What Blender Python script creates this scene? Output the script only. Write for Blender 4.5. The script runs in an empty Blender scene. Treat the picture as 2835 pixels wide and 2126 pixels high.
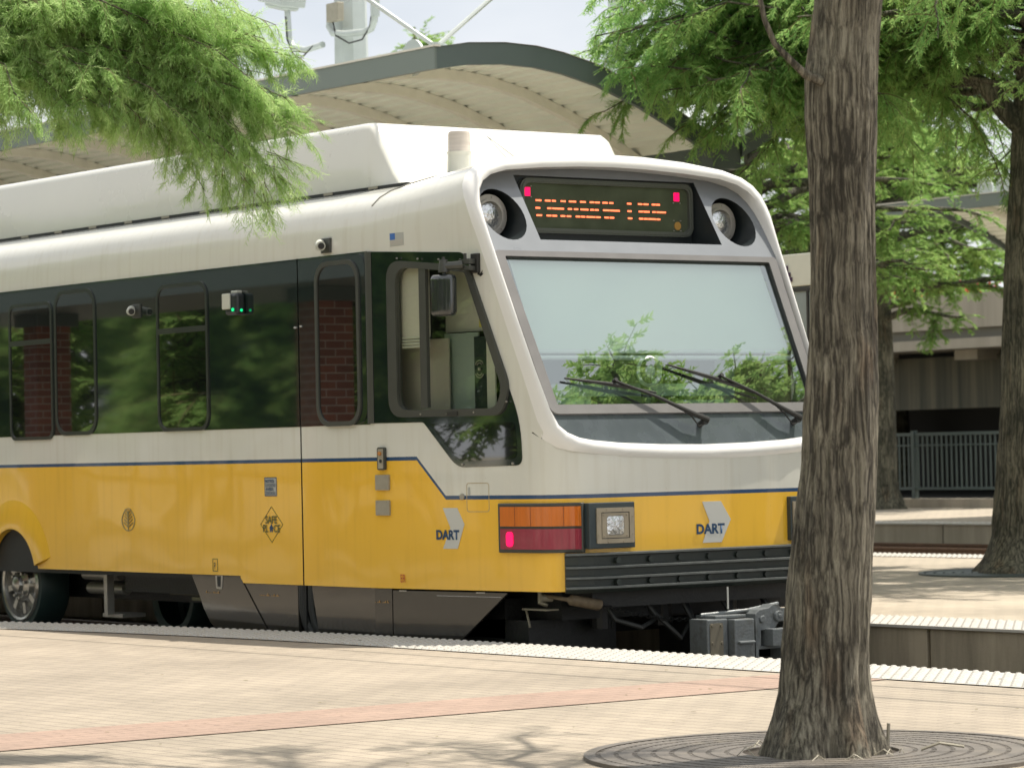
import bpy, bmesh, math, random
import numpy as np
from mathutils import Vector, Matrix, noise
from mathutils.geometry import tessellate_polygon
random.seed(7)
R = math.radians
sc = bpy.context.scene
COL = sc.collection

# ------------------------------------------------------------------ materials
def newmat(name):
    m = bpy.data.materials.new(name); m.use_nodes = True
    nt = m.node_tree
    b = nt.nodes['Principled BSDF']
    return m, nt, b

def mat(name, col, rough=0.5, metal=0.0, coat=0.0, var=0.0, vscale=8.0, bump=0.0, bscale=60.0, spec=0.5, ior=1.5, stretch=None, emit=None, estr=0, rvar=0.0, trans=0.0, dirt=None, dscale=3.0):
    m, nt, b = newmat(name)
    b.inputs['Base Color'].default_value = (*col, 1)
    b.inputs['Roughness'].default_value = rough
    b.inputs['Metallic'].default_value = metal
    b.inputs['Coat Weight'].default_value = coat
    b.inputs['Coat Roughness'].default_value = 0.04
    b.inputs['IOR'].default_value = ior
    b.inputs['Specular IOR Level'].default_value = spec
    b.inputs['Transmission Weight'].default_value = trans
    if emit:
        b.inputs['Emission Color'].default_value = (*emit, 1)
        b.inputs['Emission Strength'].default_value = estr
    N = nt.nodes; L = nt.links
    if var or bump or rvar or dirt:
        tc = N.new('ShaderNodeTexCoord'); mp = N.new('ShaderNodeMapping')
        L.new(tc.outputs['Object'], mp.inputs['Vector'])
        if stretch: mp.inputs['Scale'].default_value = stretch
    if var or rvar:
        nz = N.new('ShaderNodeTexNoise'); nz.inputs['Scale'].default_value = vscale; nz.inputs['Detail'].default_value = 6
        L.new(mp.outputs['Vector'], nz.inputs['Vector'])
    if var:
        mr = N.new('ShaderNodeMapRange'); mr.inputs['From Min'].default_value = .25; mr.inputs['From Max'].default_value = .75
        mr.inputs['To Min'].default_value = 1-var; mr.inputs['To Max'].default_value = 1+var
        L.new(nz.outputs['Fac'], mr.inputs['Value'])
        vm = N.new('ShaderNodeVectorMath'); vm.operation = 'SCALE'; vm.inputs[0].default_value = col
        L.new(mr.outputs['Result'], vm.inputs['Scale'])
        src = vm.outputs['Vector']
        if dirt:
            n2 = N.new('ShaderNodeTexNoise'); n2.inputs['Scale'].default_value = dscale; n2.inputs['Detail'].default_value = 8; n2.inputs['Roughness'].default_value = .7
            L.new(mp.outputs['Vector'], n2.inputs['Vector'])
            r2 = N.new('ShaderNodeMapRange'); r2.inputs['From Min'].default_value = .5; r2.inputs['From Max'].default_value = .75
            L.new(n2.outputs['Fac'], r2.inputs['Value'])
            mx = N.new('ShaderNodeMix'); mx.data_type = 'RGBA'
            L.new(r2.outputs['Result'], mx.inputs['Factor']); L.new(src, mx.inputs['A']); mx.inputs['B'].default_value = (*dirt, 1)
            src = mx.outputs['Result']
        L.new(src, b.inputs['Base Color'])
    if rvar:
        mr = N.new('ShaderNodeMapRange'); mr.inputs['To Min'].default_value = max(0, rough-rvar); mr.inputs['To Max'].default_value = rough+rvar
        L.new(nz.outputs['Fac'], mr.inputs['Value']); L.new(mr.outputs['Result'], b.inputs['Roughness'])
    if bump:
        nb = N.new('ShaderNodeTexNoise'); nb.inputs['Scale'].default_value = bscale; nb.inputs['Detail'].default_value = 5
        L.new(mp.outputs['Vector'], nb.inputs['Vector'])
        bp = N.new('ShaderNodeBump'); bp.inputs['Strength'].default_value = bump; bp.inputs['Distance'].default_value = .01
        L.new(nb.outputs['Fac'], bp.inputs['Height']); L.new(bp.outputs['Normal'], b.inputs['Normal'])
    return m

M = {}
WHITE = (.70, .695, .625); YEL = (.90, .52, .042); BLUE = (.02, .065, .16)
M['white'] = mat('white_paint', WHITE, .28, coat=.6, var=.03, vscale=2.5, rvar=.05)
M['grey_plastic'] = mat('grey_plastic', (.19, .205, .22), .3, coat=.35, var=.06, vscale=5, bump=.04, bscale=200, rvar=.08)
M['frame_grey'] = mat('frame_grey', (.17, .165, .16), .42, var=.08, vscale=6, bump=.04, bscale=150, rvar=.1)
M['lower_grey'] = mat('lower_panel_grey', (.075, .09, .1), .28, coat=.4, var=.12, vscale=7, rvar=.12)
M['rubber'] = mat('rubber', (.018, .02, .02), .55)
M['dark_frame'] = mat('dark_frame', (.055, .058, .05), .4, var=.1, vscale=10)
M['window_frame'] = mat('window_frame_grey', (.022, .028, .024), .35, coat=.3)
M['band'] = mat('dark_gloss_panel', (.010, .018, .016), .04, ior=1.95, coat=1.0)
M['dark_glass'] = mat('dark_glass', (.006, .008, .008), .012, ior=2.2, coat=1.0)
M['black'] = mat('black_steel', (.008, .009, .009), .5, var=.3, vscale=9, bump=.3, bscale=40)
M['bumper'] = mat('bumper_rubber', (.022, .030, .027), .42, var=.15, vscale=8, rvar=.1)
M['bumper_edge'] = mat('bumper_rib', (.11, .12, .115), .4, var=.2, vscale=20)
M['skirt'] = mat('dark_skirt', (.032, .031, .027), .10, coat=.4, ior=1.5, var=.15, vscale=4, bump=.25, bscale=2.2, rvar=.03)
M['amber'] = mat('amber_lens', (.62, .16, .015), .18, coat=.6, var=.12, vscale=14, stretch=(3, 3, .3))
M['red'] = mat('red_lens', (.30, .035, .06), .18, coat=.6, var=.12, vscale=14, stretch=(3, 3, .3))
M['redlit'] = mat('red_lit', (.9, .01, .12), .3, emit=(1, 0, .10), estr=.85)
M['green_lit'] = mat('green_lit', (.02, .4, .15), .3, emit=(0, .8, .25), estr=.9)
M['led'] = mat('led_orange', (.9, .3, .08), .4, emit=(1, .15, .07), estr=1.7)
M['sign_glass'] = mat('sign_glass', (.075, .088, .055), .12, ior=1.6, var=.25, vscale=6, rvar=.06)
M['sign_frame'] = mat('sign_frame', (.12, .13, .11), .3, metal=.3)
M['recess'] = mat('recess_black', (.02, .026, .028), .35)
M['alu'] = mat('brushed_metal', (.42, .40, .36), .38, metal=.55, var=.08, vscale=20)
M['bezel'] = mat('lamp_bezel', (.36, .31, .23), .42, metal=.35, var=.08, vscale=15)
M['chrome'] = mat('chrome', (.62, .62, .60), .12, metal=1)
M['wheel_metal'] = mat('wheel_metal', (.42, .41, .38), .25, metal=.85, var=.2, vscale=12)
M['tyre'] = mat('tyre', (.012, .03, .028), .5)
M['lamp'] = mat('lamp_reflector', (.75, .76, .76), .12, metal=.9, var=.25, vscale=30, bump=.9, bscale=45)
M['beacon'] = mat('beacon_lens', (.60, .54, .48), .25, var=.12, vscale=12, stretch=(.3, .3, 6))
M['plate'] = mat('metal_plate', (.36, .33, .26), .5, metal=.2, var=.1, vscale=18)
M['blue'] = mat('blue_print', BLUE, .35)
M['bluesq'] = mat('blue_square', (.06, .16, .45), .4)
M['decal'] = mat('pale_decal', (.58, .58, .54), .4)
M['decal_grey'] = mat('decal_grey', (.42, .43, .40), .45)
M['green_print'] = mat('olive_print', (.09, .10, .02), .5)
M['redtext'] = mat('red_text', (.5, .06, .02), .5)
M['navy'] = mat('navy_print', (.012, .055, .13), .4)
M['blind'] = mat('blind_cloth', (.92, .95, .90), .6)
M['inside'] = mat('cab_interior', (.18, .21, .20), .6, var=.1)
M['dash'] = mat('dashboard', (.5, .62, .57), .5, var=.1)
M['teal'] = mat('teal_panel', (.30, .37, .34), .4)
M['beige'] = mat('beige_panel', (.64, .61, .55), .5)
M['cream'] = mat('cream_panel', (.60, .60, .53), .5)
M['yellow_panel'] = mat('yellow_panel', (.55, .5, .12), .5)
M['coupler'] = mat('coupler_grey', (.17, .185, .19), .42, metal=.25, var=.15, vscale=9, bump=.25, bscale=60, dirt=(.08, .075, .06), dscale=9)
M['steel'] = mat('galvanised_steel', (.52, .56, .54), .45, metal=.25, var=.08, vscale=5)
M['fascia'] = mat('canopy_fascia', (.10, .13, .125), .5, var=.06, vscale=3)
M['deck'] = mat('canopy_deck', (.90, .93, .84), .55, var=.05, vscale=2)
M['rib'] = mat('canopy_rib', (.80, .79, .70), .5, var=.06)
M['column'] = mat('column_grey', (.085, .11, .105), .5, var=.06)
M['grate'] = mat('cast_iron', (.12, .105, .09), .6, var=.3, vscale=10, bump=.3, bscale=80, dirt=(.20, .17, .13), dscale=4)
M['grate2'] = mat('cast_iron_green', (.05, .07, .068), .55, var=.2, vscale=6)
M['soil'] = mat('soil', (.05, .04, .03), .95, var=.4, vscale=30, bump=1, bscale=80)
M['rail'] = mat('rail_steel', (.10, .06, .04), .5, metal=.5, var=.3, vscale=15)
M['strip'] = mat('tactile_paving', (.46, .44, .40), .6, var=.06, vscale=6, bump=.1, bscale=80, dirt=(.40, .37, .32), dscale=5)
M['ballast'] = mat('track_bed', (.07, .07, .062), .9, var=.4, vscale=30, bump=1, bscale=30)
M['fence'] = mat('fence_paint', (.06, .085, .082), .45)
M['iron'] = mat('dark_iron', (.02, .02, .018), .5)
M['flower'] = mat('red_flower', (.55, .04, .04), .6, var=.2)
M['pylon'] = mat('pylon_box', (.55, .56, .48), .5, var=.04)
M['panel_grey'] = mat('pylon_panel', (.22, .26, .26), .4)

def body_mat():
    m, nt, b = newmat('livery_paint'); N = nt.nodes; L = nt.links
    tc = N.new('ShaderNodeTexCoord'); sp = N.new('ShaderNodeSeparateXYZ'); L.new(tc.outputs['Object'], sp.inputs[0])
    mr = N.new('ShaderNodeMapRange'); mr.inputs['From Min'].default_value = -1.371; mr.inputs['From Max'].default_value = -1.10
    mr.inputs['To Min'].default_value = 1.155 + .17; mr.inputs['To Max'].default_value = .900 + .17
    L.new(sp.outputs['X'], mr.inputs['Value'])
    d = N.new('ShaderNodeMath'); d.operation = 'SUBTRACT'; L.new(sp.outputs['Z'], d.inputs[0]); L.new(mr.outputs['Result'], d.inputs[1])
    # thickness
    def cmp_(op, val):
        c = N.new('ShaderNodeMath'); c.operation = op; c.inputs[1].default_value = val; L.new(d.outputs[0], c.inputs[0]); return c
    isyel = cmp_('LESS_THAN', -.0125); iswhite = cmp_('GREATER_THAN', .0125)
    nz = N.new('ShaderNodeTexNoise'); nz.inputs['Scale'].default_value = 1.6; nz.inputs['Detail'].default_value = 5; L.new(tc.outputs['Object'], nz.inputs['Vector'])
    mv = N.new('ShaderNodeMapRange'); mv.inputs['To Min'].default_value = .94; mv.inputs['To Max'].default_value = 1.06; L.new(nz.outputs['Fac'], mv.inputs['Value'])
    m1 = N.new('ShaderNodeMix'); m1.data_type = 'RGBA'; m1.inputs['A'].default_value = (*BLUE, 1); m1.inputs['B'].default_value = (*YEL, 1); L.new(isyel.outputs[0], m1.inputs['Factor'])
    m2 = N.new('ShaderNodeMix'); m2.data_type = 'RGBA'; m2.inputs['B'].default_value = (*WHITE, 1); L.new(iswhite.outputs[0], m2.inputs['Factor']); L.new(m1.outputs['Result'], m2.inputs['A'])
    # fine grime: specks and faint vertical streaks
    mp = N.new('ShaderNodeMapping'); mp.inputs['Scale'].default_value = (9, 9, .7); L.new(tc.outputs['Object'], mp.inputs['Vector'])
    n3 = N.new('ShaderNodeTexNoise'); n3.inputs['Scale'].default_value = 2; n3.inputs['Detail'].default_value = 7; L.new(mp.outputs['Vector'], n3.inputs['Vector'])
    r3 = N.new('ShaderNodeMapRange'); r3.inputs['From Min'].default_value = .5; r3.inputs['From Max'].default_value = .85; r3.inputs['To Max'].default_value = .35; L.new(n3.outputs['Fac'], r3.inputs['Value'])
    m3 = N.new('ShaderNodeMix'); m3.data_type = 'RGBA'; m3.blend_type = 'MULTIPLY'; m3.inputs['B'].default_value = (.72, .66, .55, 1); L.new(r3.outputs['Result'], m3.inputs['Factor']); L.new(m2.outputs['Result'], m3.inputs['A'])
    n4 = N.new('ShaderNodeTexVoronoi'); n4.inputs['Scale'].default_value = 14; L.new(tc.outputs['Object'], n4.inputs['Vector'])
    r4 = N.new('ShaderNodeMapRange'); r4.inputs['From Min'].default_value = .035; r4.inputs['From Max'].default_value = .06; r4.inputs['To Min'].default_value = .35; r4.inputs['To Max'].default_value = 0; L.new(n4.outputs['Distance'], r4.inputs['Value'])
    m4 = N.new('ShaderNodeMix'); m4.data_type = 'RGBA'; m4.blend_type = 'MULTIPLY'; m4.inputs['B'].default_value = (.5, .45, .38, 1); L.new(r4.outputs['Result'], m4.inputs['Factor']); L.new(m3.outputs['Result'], m4.inputs['A'])
    vm = N.new('ShaderNodeVectorMath'); vm.operation = 'SCALE'; L.new(m4.outputs['Result'], vm.inputs[0]); L.new(mv.outputs['Result'], vm.inputs['Scale'])
    L.new(vm.outputs['Vector'], b.inputs['Base Color'])
    b.inputs['Roughness'].default_value = .25; b.inputs['Coat Weight'].default_value = .7; b.inputs['Coat Roughness'].default_value = .05
    nb = N.new('ShaderNodeTexNoise'); nb.inputs['Scale'].default_value = 1.3; nb.inputs['Detail'].default_value = 1; L.new(tc.outputs['Object'], nb.inputs['Vector'])
    bp = N.new('ShaderNodeBump'); bp.inputs['Strength'].default_value = .2; bp.inputs['Distance'].default_value = .05
    L.new(nb.outputs['Fac'], bp.inputs['Height']); L.new(bp.outputs['Normal'], b.inputs['Normal']); L.new(bp.outputs['Normal'], b.inputs['Coat Normal'])
    return m
M['body'] = body_mat()

def glass_mat(name, tint, gloss_boost, trans_col, fm=1.0):
    m = bpy.data.materials.new(name); m.use_nodes = True; nt = m.node_tree; N = nt.nodes; L = nt.links
    for n in list(N): N.remove(n)
    o = N.new('ShaderNodeOutputMaterial'); t = N.new('ShaderNodeBsdfTransparent'); t.inputs['Color'].default_value = (*trans_col, 1)
    g = N.new('ShaderNodeBsdfGlossy'); g.inputs['Roughness'].default_value = .0; g.inputs['Color'].default_value = (*tint, 1)
    f = N.new('ShaderNodeFresnel'); f.inputs['IOR'].default_value = 1.5
    a = N.new('ShaderNodeMath'); a.operation = 'MULTIPLY_ADD'; a.inputs[1].default_value = fm; a.inputs[2].default_value = gloss_boost; a.use_clamp = True
    L.new(f.outputs[0], a.inputs[0])
    x = N.new('ShaderNodeMixShader'); L.new(a.outputs[0], x.inputs[0]); L.new(t.outputs[0], x.inputs[1]); L.new(g.outputs[0], x.inputs[2]); L.new(x.outputs[0], o.inputs[0])
    return m
M['windshield'] = glass_mat('windshield_glass', (.94, 1, .96), .32, (.88, .98, .93))
M['side_glass'] = glass_mat('side_window_glass', (.9, 1, .9), .03, (.92, .95, .88), .5)

def paver_mat(name, c1, c2, mort, w=.2, h=.1, rot=0, vert=False):
    m, nt, b = newmat(name); N = nt.nodes; L = nt.links
    tc = N.new('ShaderNodeTexCoord'); mp = N.new('ShaderNodeMapping'); mp.inputs['Rotation'].default_value = (0, 0, rot); L.new(tc.outputs['Object'], mp.inputs['Vector'])
    if vert:
        sx_ = N.new('ShaderNodeSeparateXYZ'); L.new(tc.outputs['Object'], sx_.inputs[0]); a_ = N.new('ShaderNodeMath'); a_.operation = 'ADD'; L.new(sx_.outputs['X'], a_.inputs[0]); L.new(sx_.outputs['Y'], a_.inputs[1])
        cx_ = N.new('ShaderNodeCombineXYZ'); L.new(a_.outputs[0], cx_.inputs['X']); L.new(sx_.outputs['Z'], cx_.inputs['Y']); L.new(cx_.outputs[0], mp.inputs['Vector'])
    br = N.new('ShaderNodeTexBrick'); br.inputs['Scale'].default_value = 1; br.inputs['Brick Width'].default_value = w; br.inputs['Row Height'].default_value = h
    br.inputs['Mortar Size'].default_value = .007; br.inputs['Mortar Smooth'].default_value = .3
    br.inputs['Color1'].default_value = (*c1, 1); br.inputs['Color2'].default_value = (*c2, 1); br.inputs['Mortar'].default_value = (*mort, 1)
    L.new(mp.outputs['Vector'], br.inputs['Vector'])
    nz = N.new('ShaderNodeTexNoise'); nz.inputs['Scale'].default_value = .8; nz.inputs['Detail'].default_value = 8; nz.inputs['Roughness'].default_value = .65; L.new(tc.outputs['Object'], nz.inputs['Vector'])
    mr = N.new('ShaderNodeMapRange'); mr.inputs['From Min'].default_value = .3; mr.inputs['From Max'].default_value = .7; mr.inputs['To Min'].default_value = .72; mr.inputs['To Max'].default_value = 1.13; L.new(nz.outputs['Fac'], mr.inputs['Value'])
    nf = N.new('ShaderNodeTexNoise'); nf.inputs['Scale'].default_value = 90; nf.inputs['Detail'].default_value = 3; L.new(tc.outputs['Object'], nf.inputs['Vector'])
    mf = N.new('ShaderNodeMapRange'); mf.inputs['From Min'].default_value = .3; mf.inputs['From Max'].default_value = .7; mf.inputs['To Min'].default_value = .88; mf.inputs['To Max'].default_value = 1.1; L.new(nf.outputs['Fac'], mf.inputs['Value'])
    mu = N.new('ShaderNodeMath'); mu.operation = 'MULTIPLY'; L.new(mr.outputs['Result'], mu.inputs[0]); L.new(mf.outputs['Result'], mu.inputs[1])
    vo = N.new('ShaderNodeTexVoronoi'); vo.inputs['Scale'].default_value = 2.6; L.new(tc.outputs['Object'], vo.inputs['Vector'])
    vo_r = N.new('ShaderNodeMapRange'); vo_r.inputs['From Min'].default_value = .035; vo_r.inputs['From Max'].default_value = .06; vo_r.inputs['To Min'].default_value = .55; vo_r.inputs['To Max'].default_value = 1; L.new(vo.outputs['Distance'], vo_r.inputs['Value'])
    mu2 = N.new('ShaderNodeMath'); mu2.operation = 'MULTIPLY'; L.new(mu.outputs[0], mu2.inputs[0]); L.new(vo_r.outputs['Result'], mu2.inputs[1])
    vm = N.new('ShaderNodeVectorMath'); vm.operation = 'SCALE'; L.new(br.outputs['Color'], vm.inputs[0]); L.new(mu2.outputs[0], vm.inputs['Scale'])
    L.new(vm.outputs['Vector'], b.inputs['Base Color']); b.inputs['Roughness'].default_value = .85
    bp = N.new('ShaderNodeBump'); bp.inputs['Strength'].default_value = .5; bp.inputs['Distance'].default_value = .004; bp.invert = True
    ad = N.new('ShaderNodeMath'); ad.operation = 'MULTIPLY_ADD'; L.new(nf.outputs['Fac'], ad.inputs[0]); ad.inputs[1].default_value = .3; L.new(br.outputs['Fac'], ad.inputs[2])
    L.new(ad.outputs[0], bp.inputs['Height']); L.new(bp.outputs['Normal'], b.inputs['Normal'])
    return m
M['paver'] = paver_mat('beige_pavers', (.352, .298, .230), (.318, .270, .210), (.23, .195, .158))
M['paver_red'] = paver_mat('red_pavers', (.350, .245, .190), (.322, .228, .178), (.25, .18, .14), rot=math.pi/2)
M['paver_dark'] = paver_mat('grey_pavers', (.42, .36, .28), (.37, .32, .25), (.27, .24, .19))
M['brick'] = paver_mat('brick_masonry', (.30, .11, .07), (.20, .075, .055), (.42, .36, .31), .22, .075, vert=True)

def concrete_mat(name, c, stain, zs=1.0):
    m, nt, b = newmat(name); N = nt.nodes; L = nt.links
    tc = N.new('ShaderNodeTexCoord'); mp = N.new('ShaderNodeMapping'); mp.inputs['Scale'].default_value = (1, 1, .12*zs); L.new(tc.outputs['Object'], mp.inputs['Vector'])
    nz = N.new('ShaderNodeTexNoise'); nz.inputs['Scale'].default_value = 3.2; nz.inputs['Detail'].default_value = 9; nz.inputs['Roughness'].default_value = .65; L.new(mp.outputs['Vector'], nz.inputs['Vector'])
    mr = N.new('ShaderNodeMapRange'); mr.inputs['From Min'].default_value = .36; mr.inputs['From Max'].default_value = .66; L.new(nz.outputs['Fac'], mr.inputs['Value'])
    mx = N.new('ShaderNodeMix'); mx.data_type = 'RGBA'; mx.inputs['A'].default_value = (*c, 1); mx.inputs['B'].default_value = (*stain, 1); L.new(mr.outputs['Result'], mx.inputs['Factor'])
    L.new(mx.outputs['Result'], b.inputs['Base Color']); b.inputs['Roughness'].default_value = .85
    nb = N.new('ShaderNodeTexNoise'); nb.inputs['Scale'].default_value = 40; nb.inputs['Detail'].default_value = 6; L.new(tc.outputs['Object'], nb.inputs['Vector'])
    bp = N.new('ShaderNodeBump'); bp.inputs['Strength'].default_value = .4; bp.inputs['Distance'].default_value = .005; L.new(nb.outputs['Fac'], bp.inputs['Height']); L.new(bp.outputs['Normal'], b.inputs['Normal'])
    return m
M['conc'] = concrete_mat('stained_concrete', (.40, .34, .25), (.16, .14, .10))
M['conc_clean'] = concrete_mat('beam_concrete', (.36, .33, .27), (.28, .26, .21), .3)
M['conc_wall'] = concrete_mat('kerb_concrete', (.40, .35, .28), (.27, .24, .19))
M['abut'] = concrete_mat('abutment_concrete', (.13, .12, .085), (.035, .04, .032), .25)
M['far_ground'] = mat('far_ground', (.30, .27, .2), .9, var=.2, vscale=.4)

def bark_mat(name, c1, c2, c3, sc_=1.0):
    m, nt, b = newmat(name); N = nt.nodes; L = nt.links
    tc = N.new('ShaderNodeTexCoord'); mp = N.new('ShaderNodeMapping'); mp.inputs['Scale'].default_value = (34*sc_, 34*sc_, 1.5*sc_); L.new(tc.outputs['Object'], mp.inputs['Vector'])
    dn = N.new('ShaderNodeTexNoise'); dn.inputs['Scale'].default_value = 5; L.new(tc.outputs['Object'], dn.inputs['Vector'])
    ad = N.new('ShaderNodeVectorMath'); ad.operation = 'MULTIPLY_ADD'; L.new(dn.outputs['Color'], ad.inputs[0]); ad.inputs[1].default_value = (1.6, 1.6, 1.6); L.new(mp.outputs['Vector'], ad.inputs[2])
    nz = N.new('ShaderNodeTexNoise'); nz.inputs['Scale'].default_value = 2.2; nz.inputs['Detail'].default_value = 9; nz.inputs['Roughness'].default_value = .8; L.new(ad.outputs['Vector'], nz.inputs['Vector'])
    mp3 = N.new('ShaderNodeMapping'); mp3.inputs['Scale'].default_value = (32*sc_, 32*sc_, 1.5*sc_); L.new(tc.outputs['Object'], mp3.inputs['Vector'])
    a3 = N.new('ShaderNodeVectorMath'); a3.operation = 'MULTIPLY_ADD'; L.new(dn.outputs['Color'], a3.inputs[0]); a3.inputs[1].default_value = (1.4, 1.4, 1.4); L.new(mp3.outputs['Vector'], a3.inputs[2])
    vz = N.new('ShaderNodeTexVoronoi'); vz.feature = 'DISTANCE_TO_EDGE'; vz.inputs['Scale'].default_value = 1.0; L.new(a3.outputs['Vector'], vz.inputs['Vector'])
    vr = N.new('ShaderNodeMapRange'); vr.inputs['From Max'].default_value = .22; vr.inputs['To Min'].default_value = -.09; vr.inputs['To Max'].default_value = .03; L.new(vz.outputs['Distance'], vr.inputs['Value'])
    np_ = N.new('ShaderNodeTexNoise'); np_.inputs['Scale'].default_value = 3.2; np_.inputs['Detail'].default_value = 3; L.new(tc.outputs['Object'], np_.inputs['Vector'])
    pr = N.new('ShaderNodeMapRange'); pr.inputs['From Min'].default_value = .3; pr.inputs['From Max'].default_value = .7; pr.inputs['To Min'].default_value = -.07; pr.inputs['To Max'].default_value = .07; L.new(np_.outputs['Fac'], pr.inputs['Value'])
    s1 = N.new('ShaderNodeMath'); s1.operation = 'ADD'; L.new(nz.outputs['Fac'], s1.inputs[0]); L.new(vr.outputs['Result'], s1.inputs[1])
    s2 = N.new('ShaderNodeMath'); s2.operation = 'ADD'; L.new(s1.outputs[0], s2.inputs[0]); L.new(pr.outputs['Result'], s2.inputs[1])
    cr = N.new('ShaderNodeValToRGB'); e = cr.color_ramp.elements
    e[0].position = .38; e[0].color = (*c1, 1); e[1].position = .63; e[1].color = (*c3, 1); k = e.new(.50); k.color = (*c2, 1)
    L.new(s2.outputs[0], cr.inputs[0])
    n2 = N.new('ShaderNodeTexNoise'); n2.inputs['Scale'].default_value = 2.2; n2.inputs['Detail'].default_value = 4
    mp2 = N.new('ShaderNodeMapping'); mp2.inputs['Scale'].default_value = (3, 3, .8); L.new(tc.outputs['Object'], mp2.inputs['Vector']); L.new(mp2.outputs['Vector'], n2.inputs['Vector'])
    r2 = N.new('ShaderNodeMapRange'); r2.inputs['From Min'].default_value = .58; r2.inputs['From Max'].default_value = .7; r2.inputs['To Max'].default_value = .55; L.new(n2.outputs['Fac'], r2.inputs['Value'])
    mx = N.new('ShaderNodeMix'); mx.data_type = 'RGBA'; mx.blend_type = 'MULTIPLY'; L.new(r2.outputs['Result'], mx.inputs['Factor']); L.new(cr.outputs['Color'], mx.inputs['A']); mx.inputs['B'].default_value = (.95, .68, .52, 1)
    L.new(mx.outputs['Result'], b.inputs['Base Color']); b.inputs['Roughness'].default_value = .9
    bp = N.new('ShaderNodeBump'); bp.inputs['Strength'].default_value = .9; bp.inputs['Distance'].default_value = .02; L.new(s1.outputs[0], bp.inputs['Height']); L.new(bp.outputs['Normal'], b.inputs['Normal'])
    return m
M['bark'] = bark_mat('cypress_bark', (.05, .044, .033), (.19, .17, .128), (.38, .35, .27))
M['bark_dark'] = bark_mat('dark_bark', (.03, .032, .022), (.11, .105, .075), (.22, .205, .15), .7)
M['twig'] = mat('twig_bark', (.14, .12, .05), .85, var=.3, vscale=20)

def leaf_mat(name, c, c2, tr=.5, clump=1.3):
    m = bpy.data.materials.new(name); m.use_nodes = True; nt = m.node_tree; N = nt.nodes; L = nt.links
    for n in list(N): N.remove(n)
    o = N.new('ShaderNodeOutputMaterial'); df = N.new('ShaderNodeBsdfDiffuse'); tl = N.new('ShaderNodeBsdfTranslucent'); x = N.new('ShaderNodeMixShader'); x.inputs[0].default_value = tr
    tc = N.new('ShaderNodeTexCoord'); nz = N.new('ShaderNodeTexNoise'); nz.inputs['Scale'].default_value = clump; nz.inputs['Detail'].default_value = 3; L.new(tc.outputs['Object'], nz.inputs['Vector'])
    gi = N.new('ShaderNodeNewGeometry')
    ad = N.new('ShaderNodeMath'); ad.operation = 'MULTIPLY_ADD'; L.new(gi.outputs['Random Per Island'], ad.inputs[0]); ad.inputs[1].default_value = .5; L.new(nz.outputs['Fac'], ad.inputs[2])
    mr = N.new('ShaderNodeMapRange'); mr.inputs['From Min'].default_value = .45; mr.inputs['From Max'].default_value = 1.05; L.new(ad.outputs[0], mr.inputs['Value'])
    mx = N.new('ShaderNodeMix'); mx.data_type = 'RGBA'; mx.inputs['A'].default_value = (*c, 1); mx.inputs['B'].default_value = (*c2, 1); L.new(mr.outputs['Result'], mx.inputs['Factor'])
    L.new(mx.outputs['Result'], df.inputs['Color']); L.new(mx.outputs['Result'], tl.inputs['Color'])
    L.new(df.outputs[0], x.inputs[1]); L.new(tl.outputs[0], x.inputs[2]); L.new(x.outputs[0], o.inputs[0])
    return m
M['leaf_bright'] = leaf_mat('bright_cypress_needles', (.30, .49, .16), (.60, .76, .35), .55, 3.0)
M['leaf_mid'] = leaf_mat('cypress_needles', (.18, .37, .11), (.42, .58, .20), .55)
M['leaf_far'] = leaf_mat('far_foliage', (.17, .33, .09), (.38, .52, .17), .55, .6)

# ------------------------------------------------------------------ mesh helpers
def tag(o, label=None, cat=None, group=None, kind=None):
    if label: o['label'] = label
    if cat: o['category'] = cat
    if group: o['group'] = group
    if kind: o['kind'] = kind
    return o

def empty(name, loc, label=None, cat=None, group=None):
    e = bpy.data.objects.new(name, None); COL.objects.link(e); e.location = loc; e.empty_display_size = .2
    return tag(e, label, cat, group)

def wloc(o):
    v = Vector((0, 0, 0))
    while o is not None: v += o.location; o = o.parent
    return v

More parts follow.
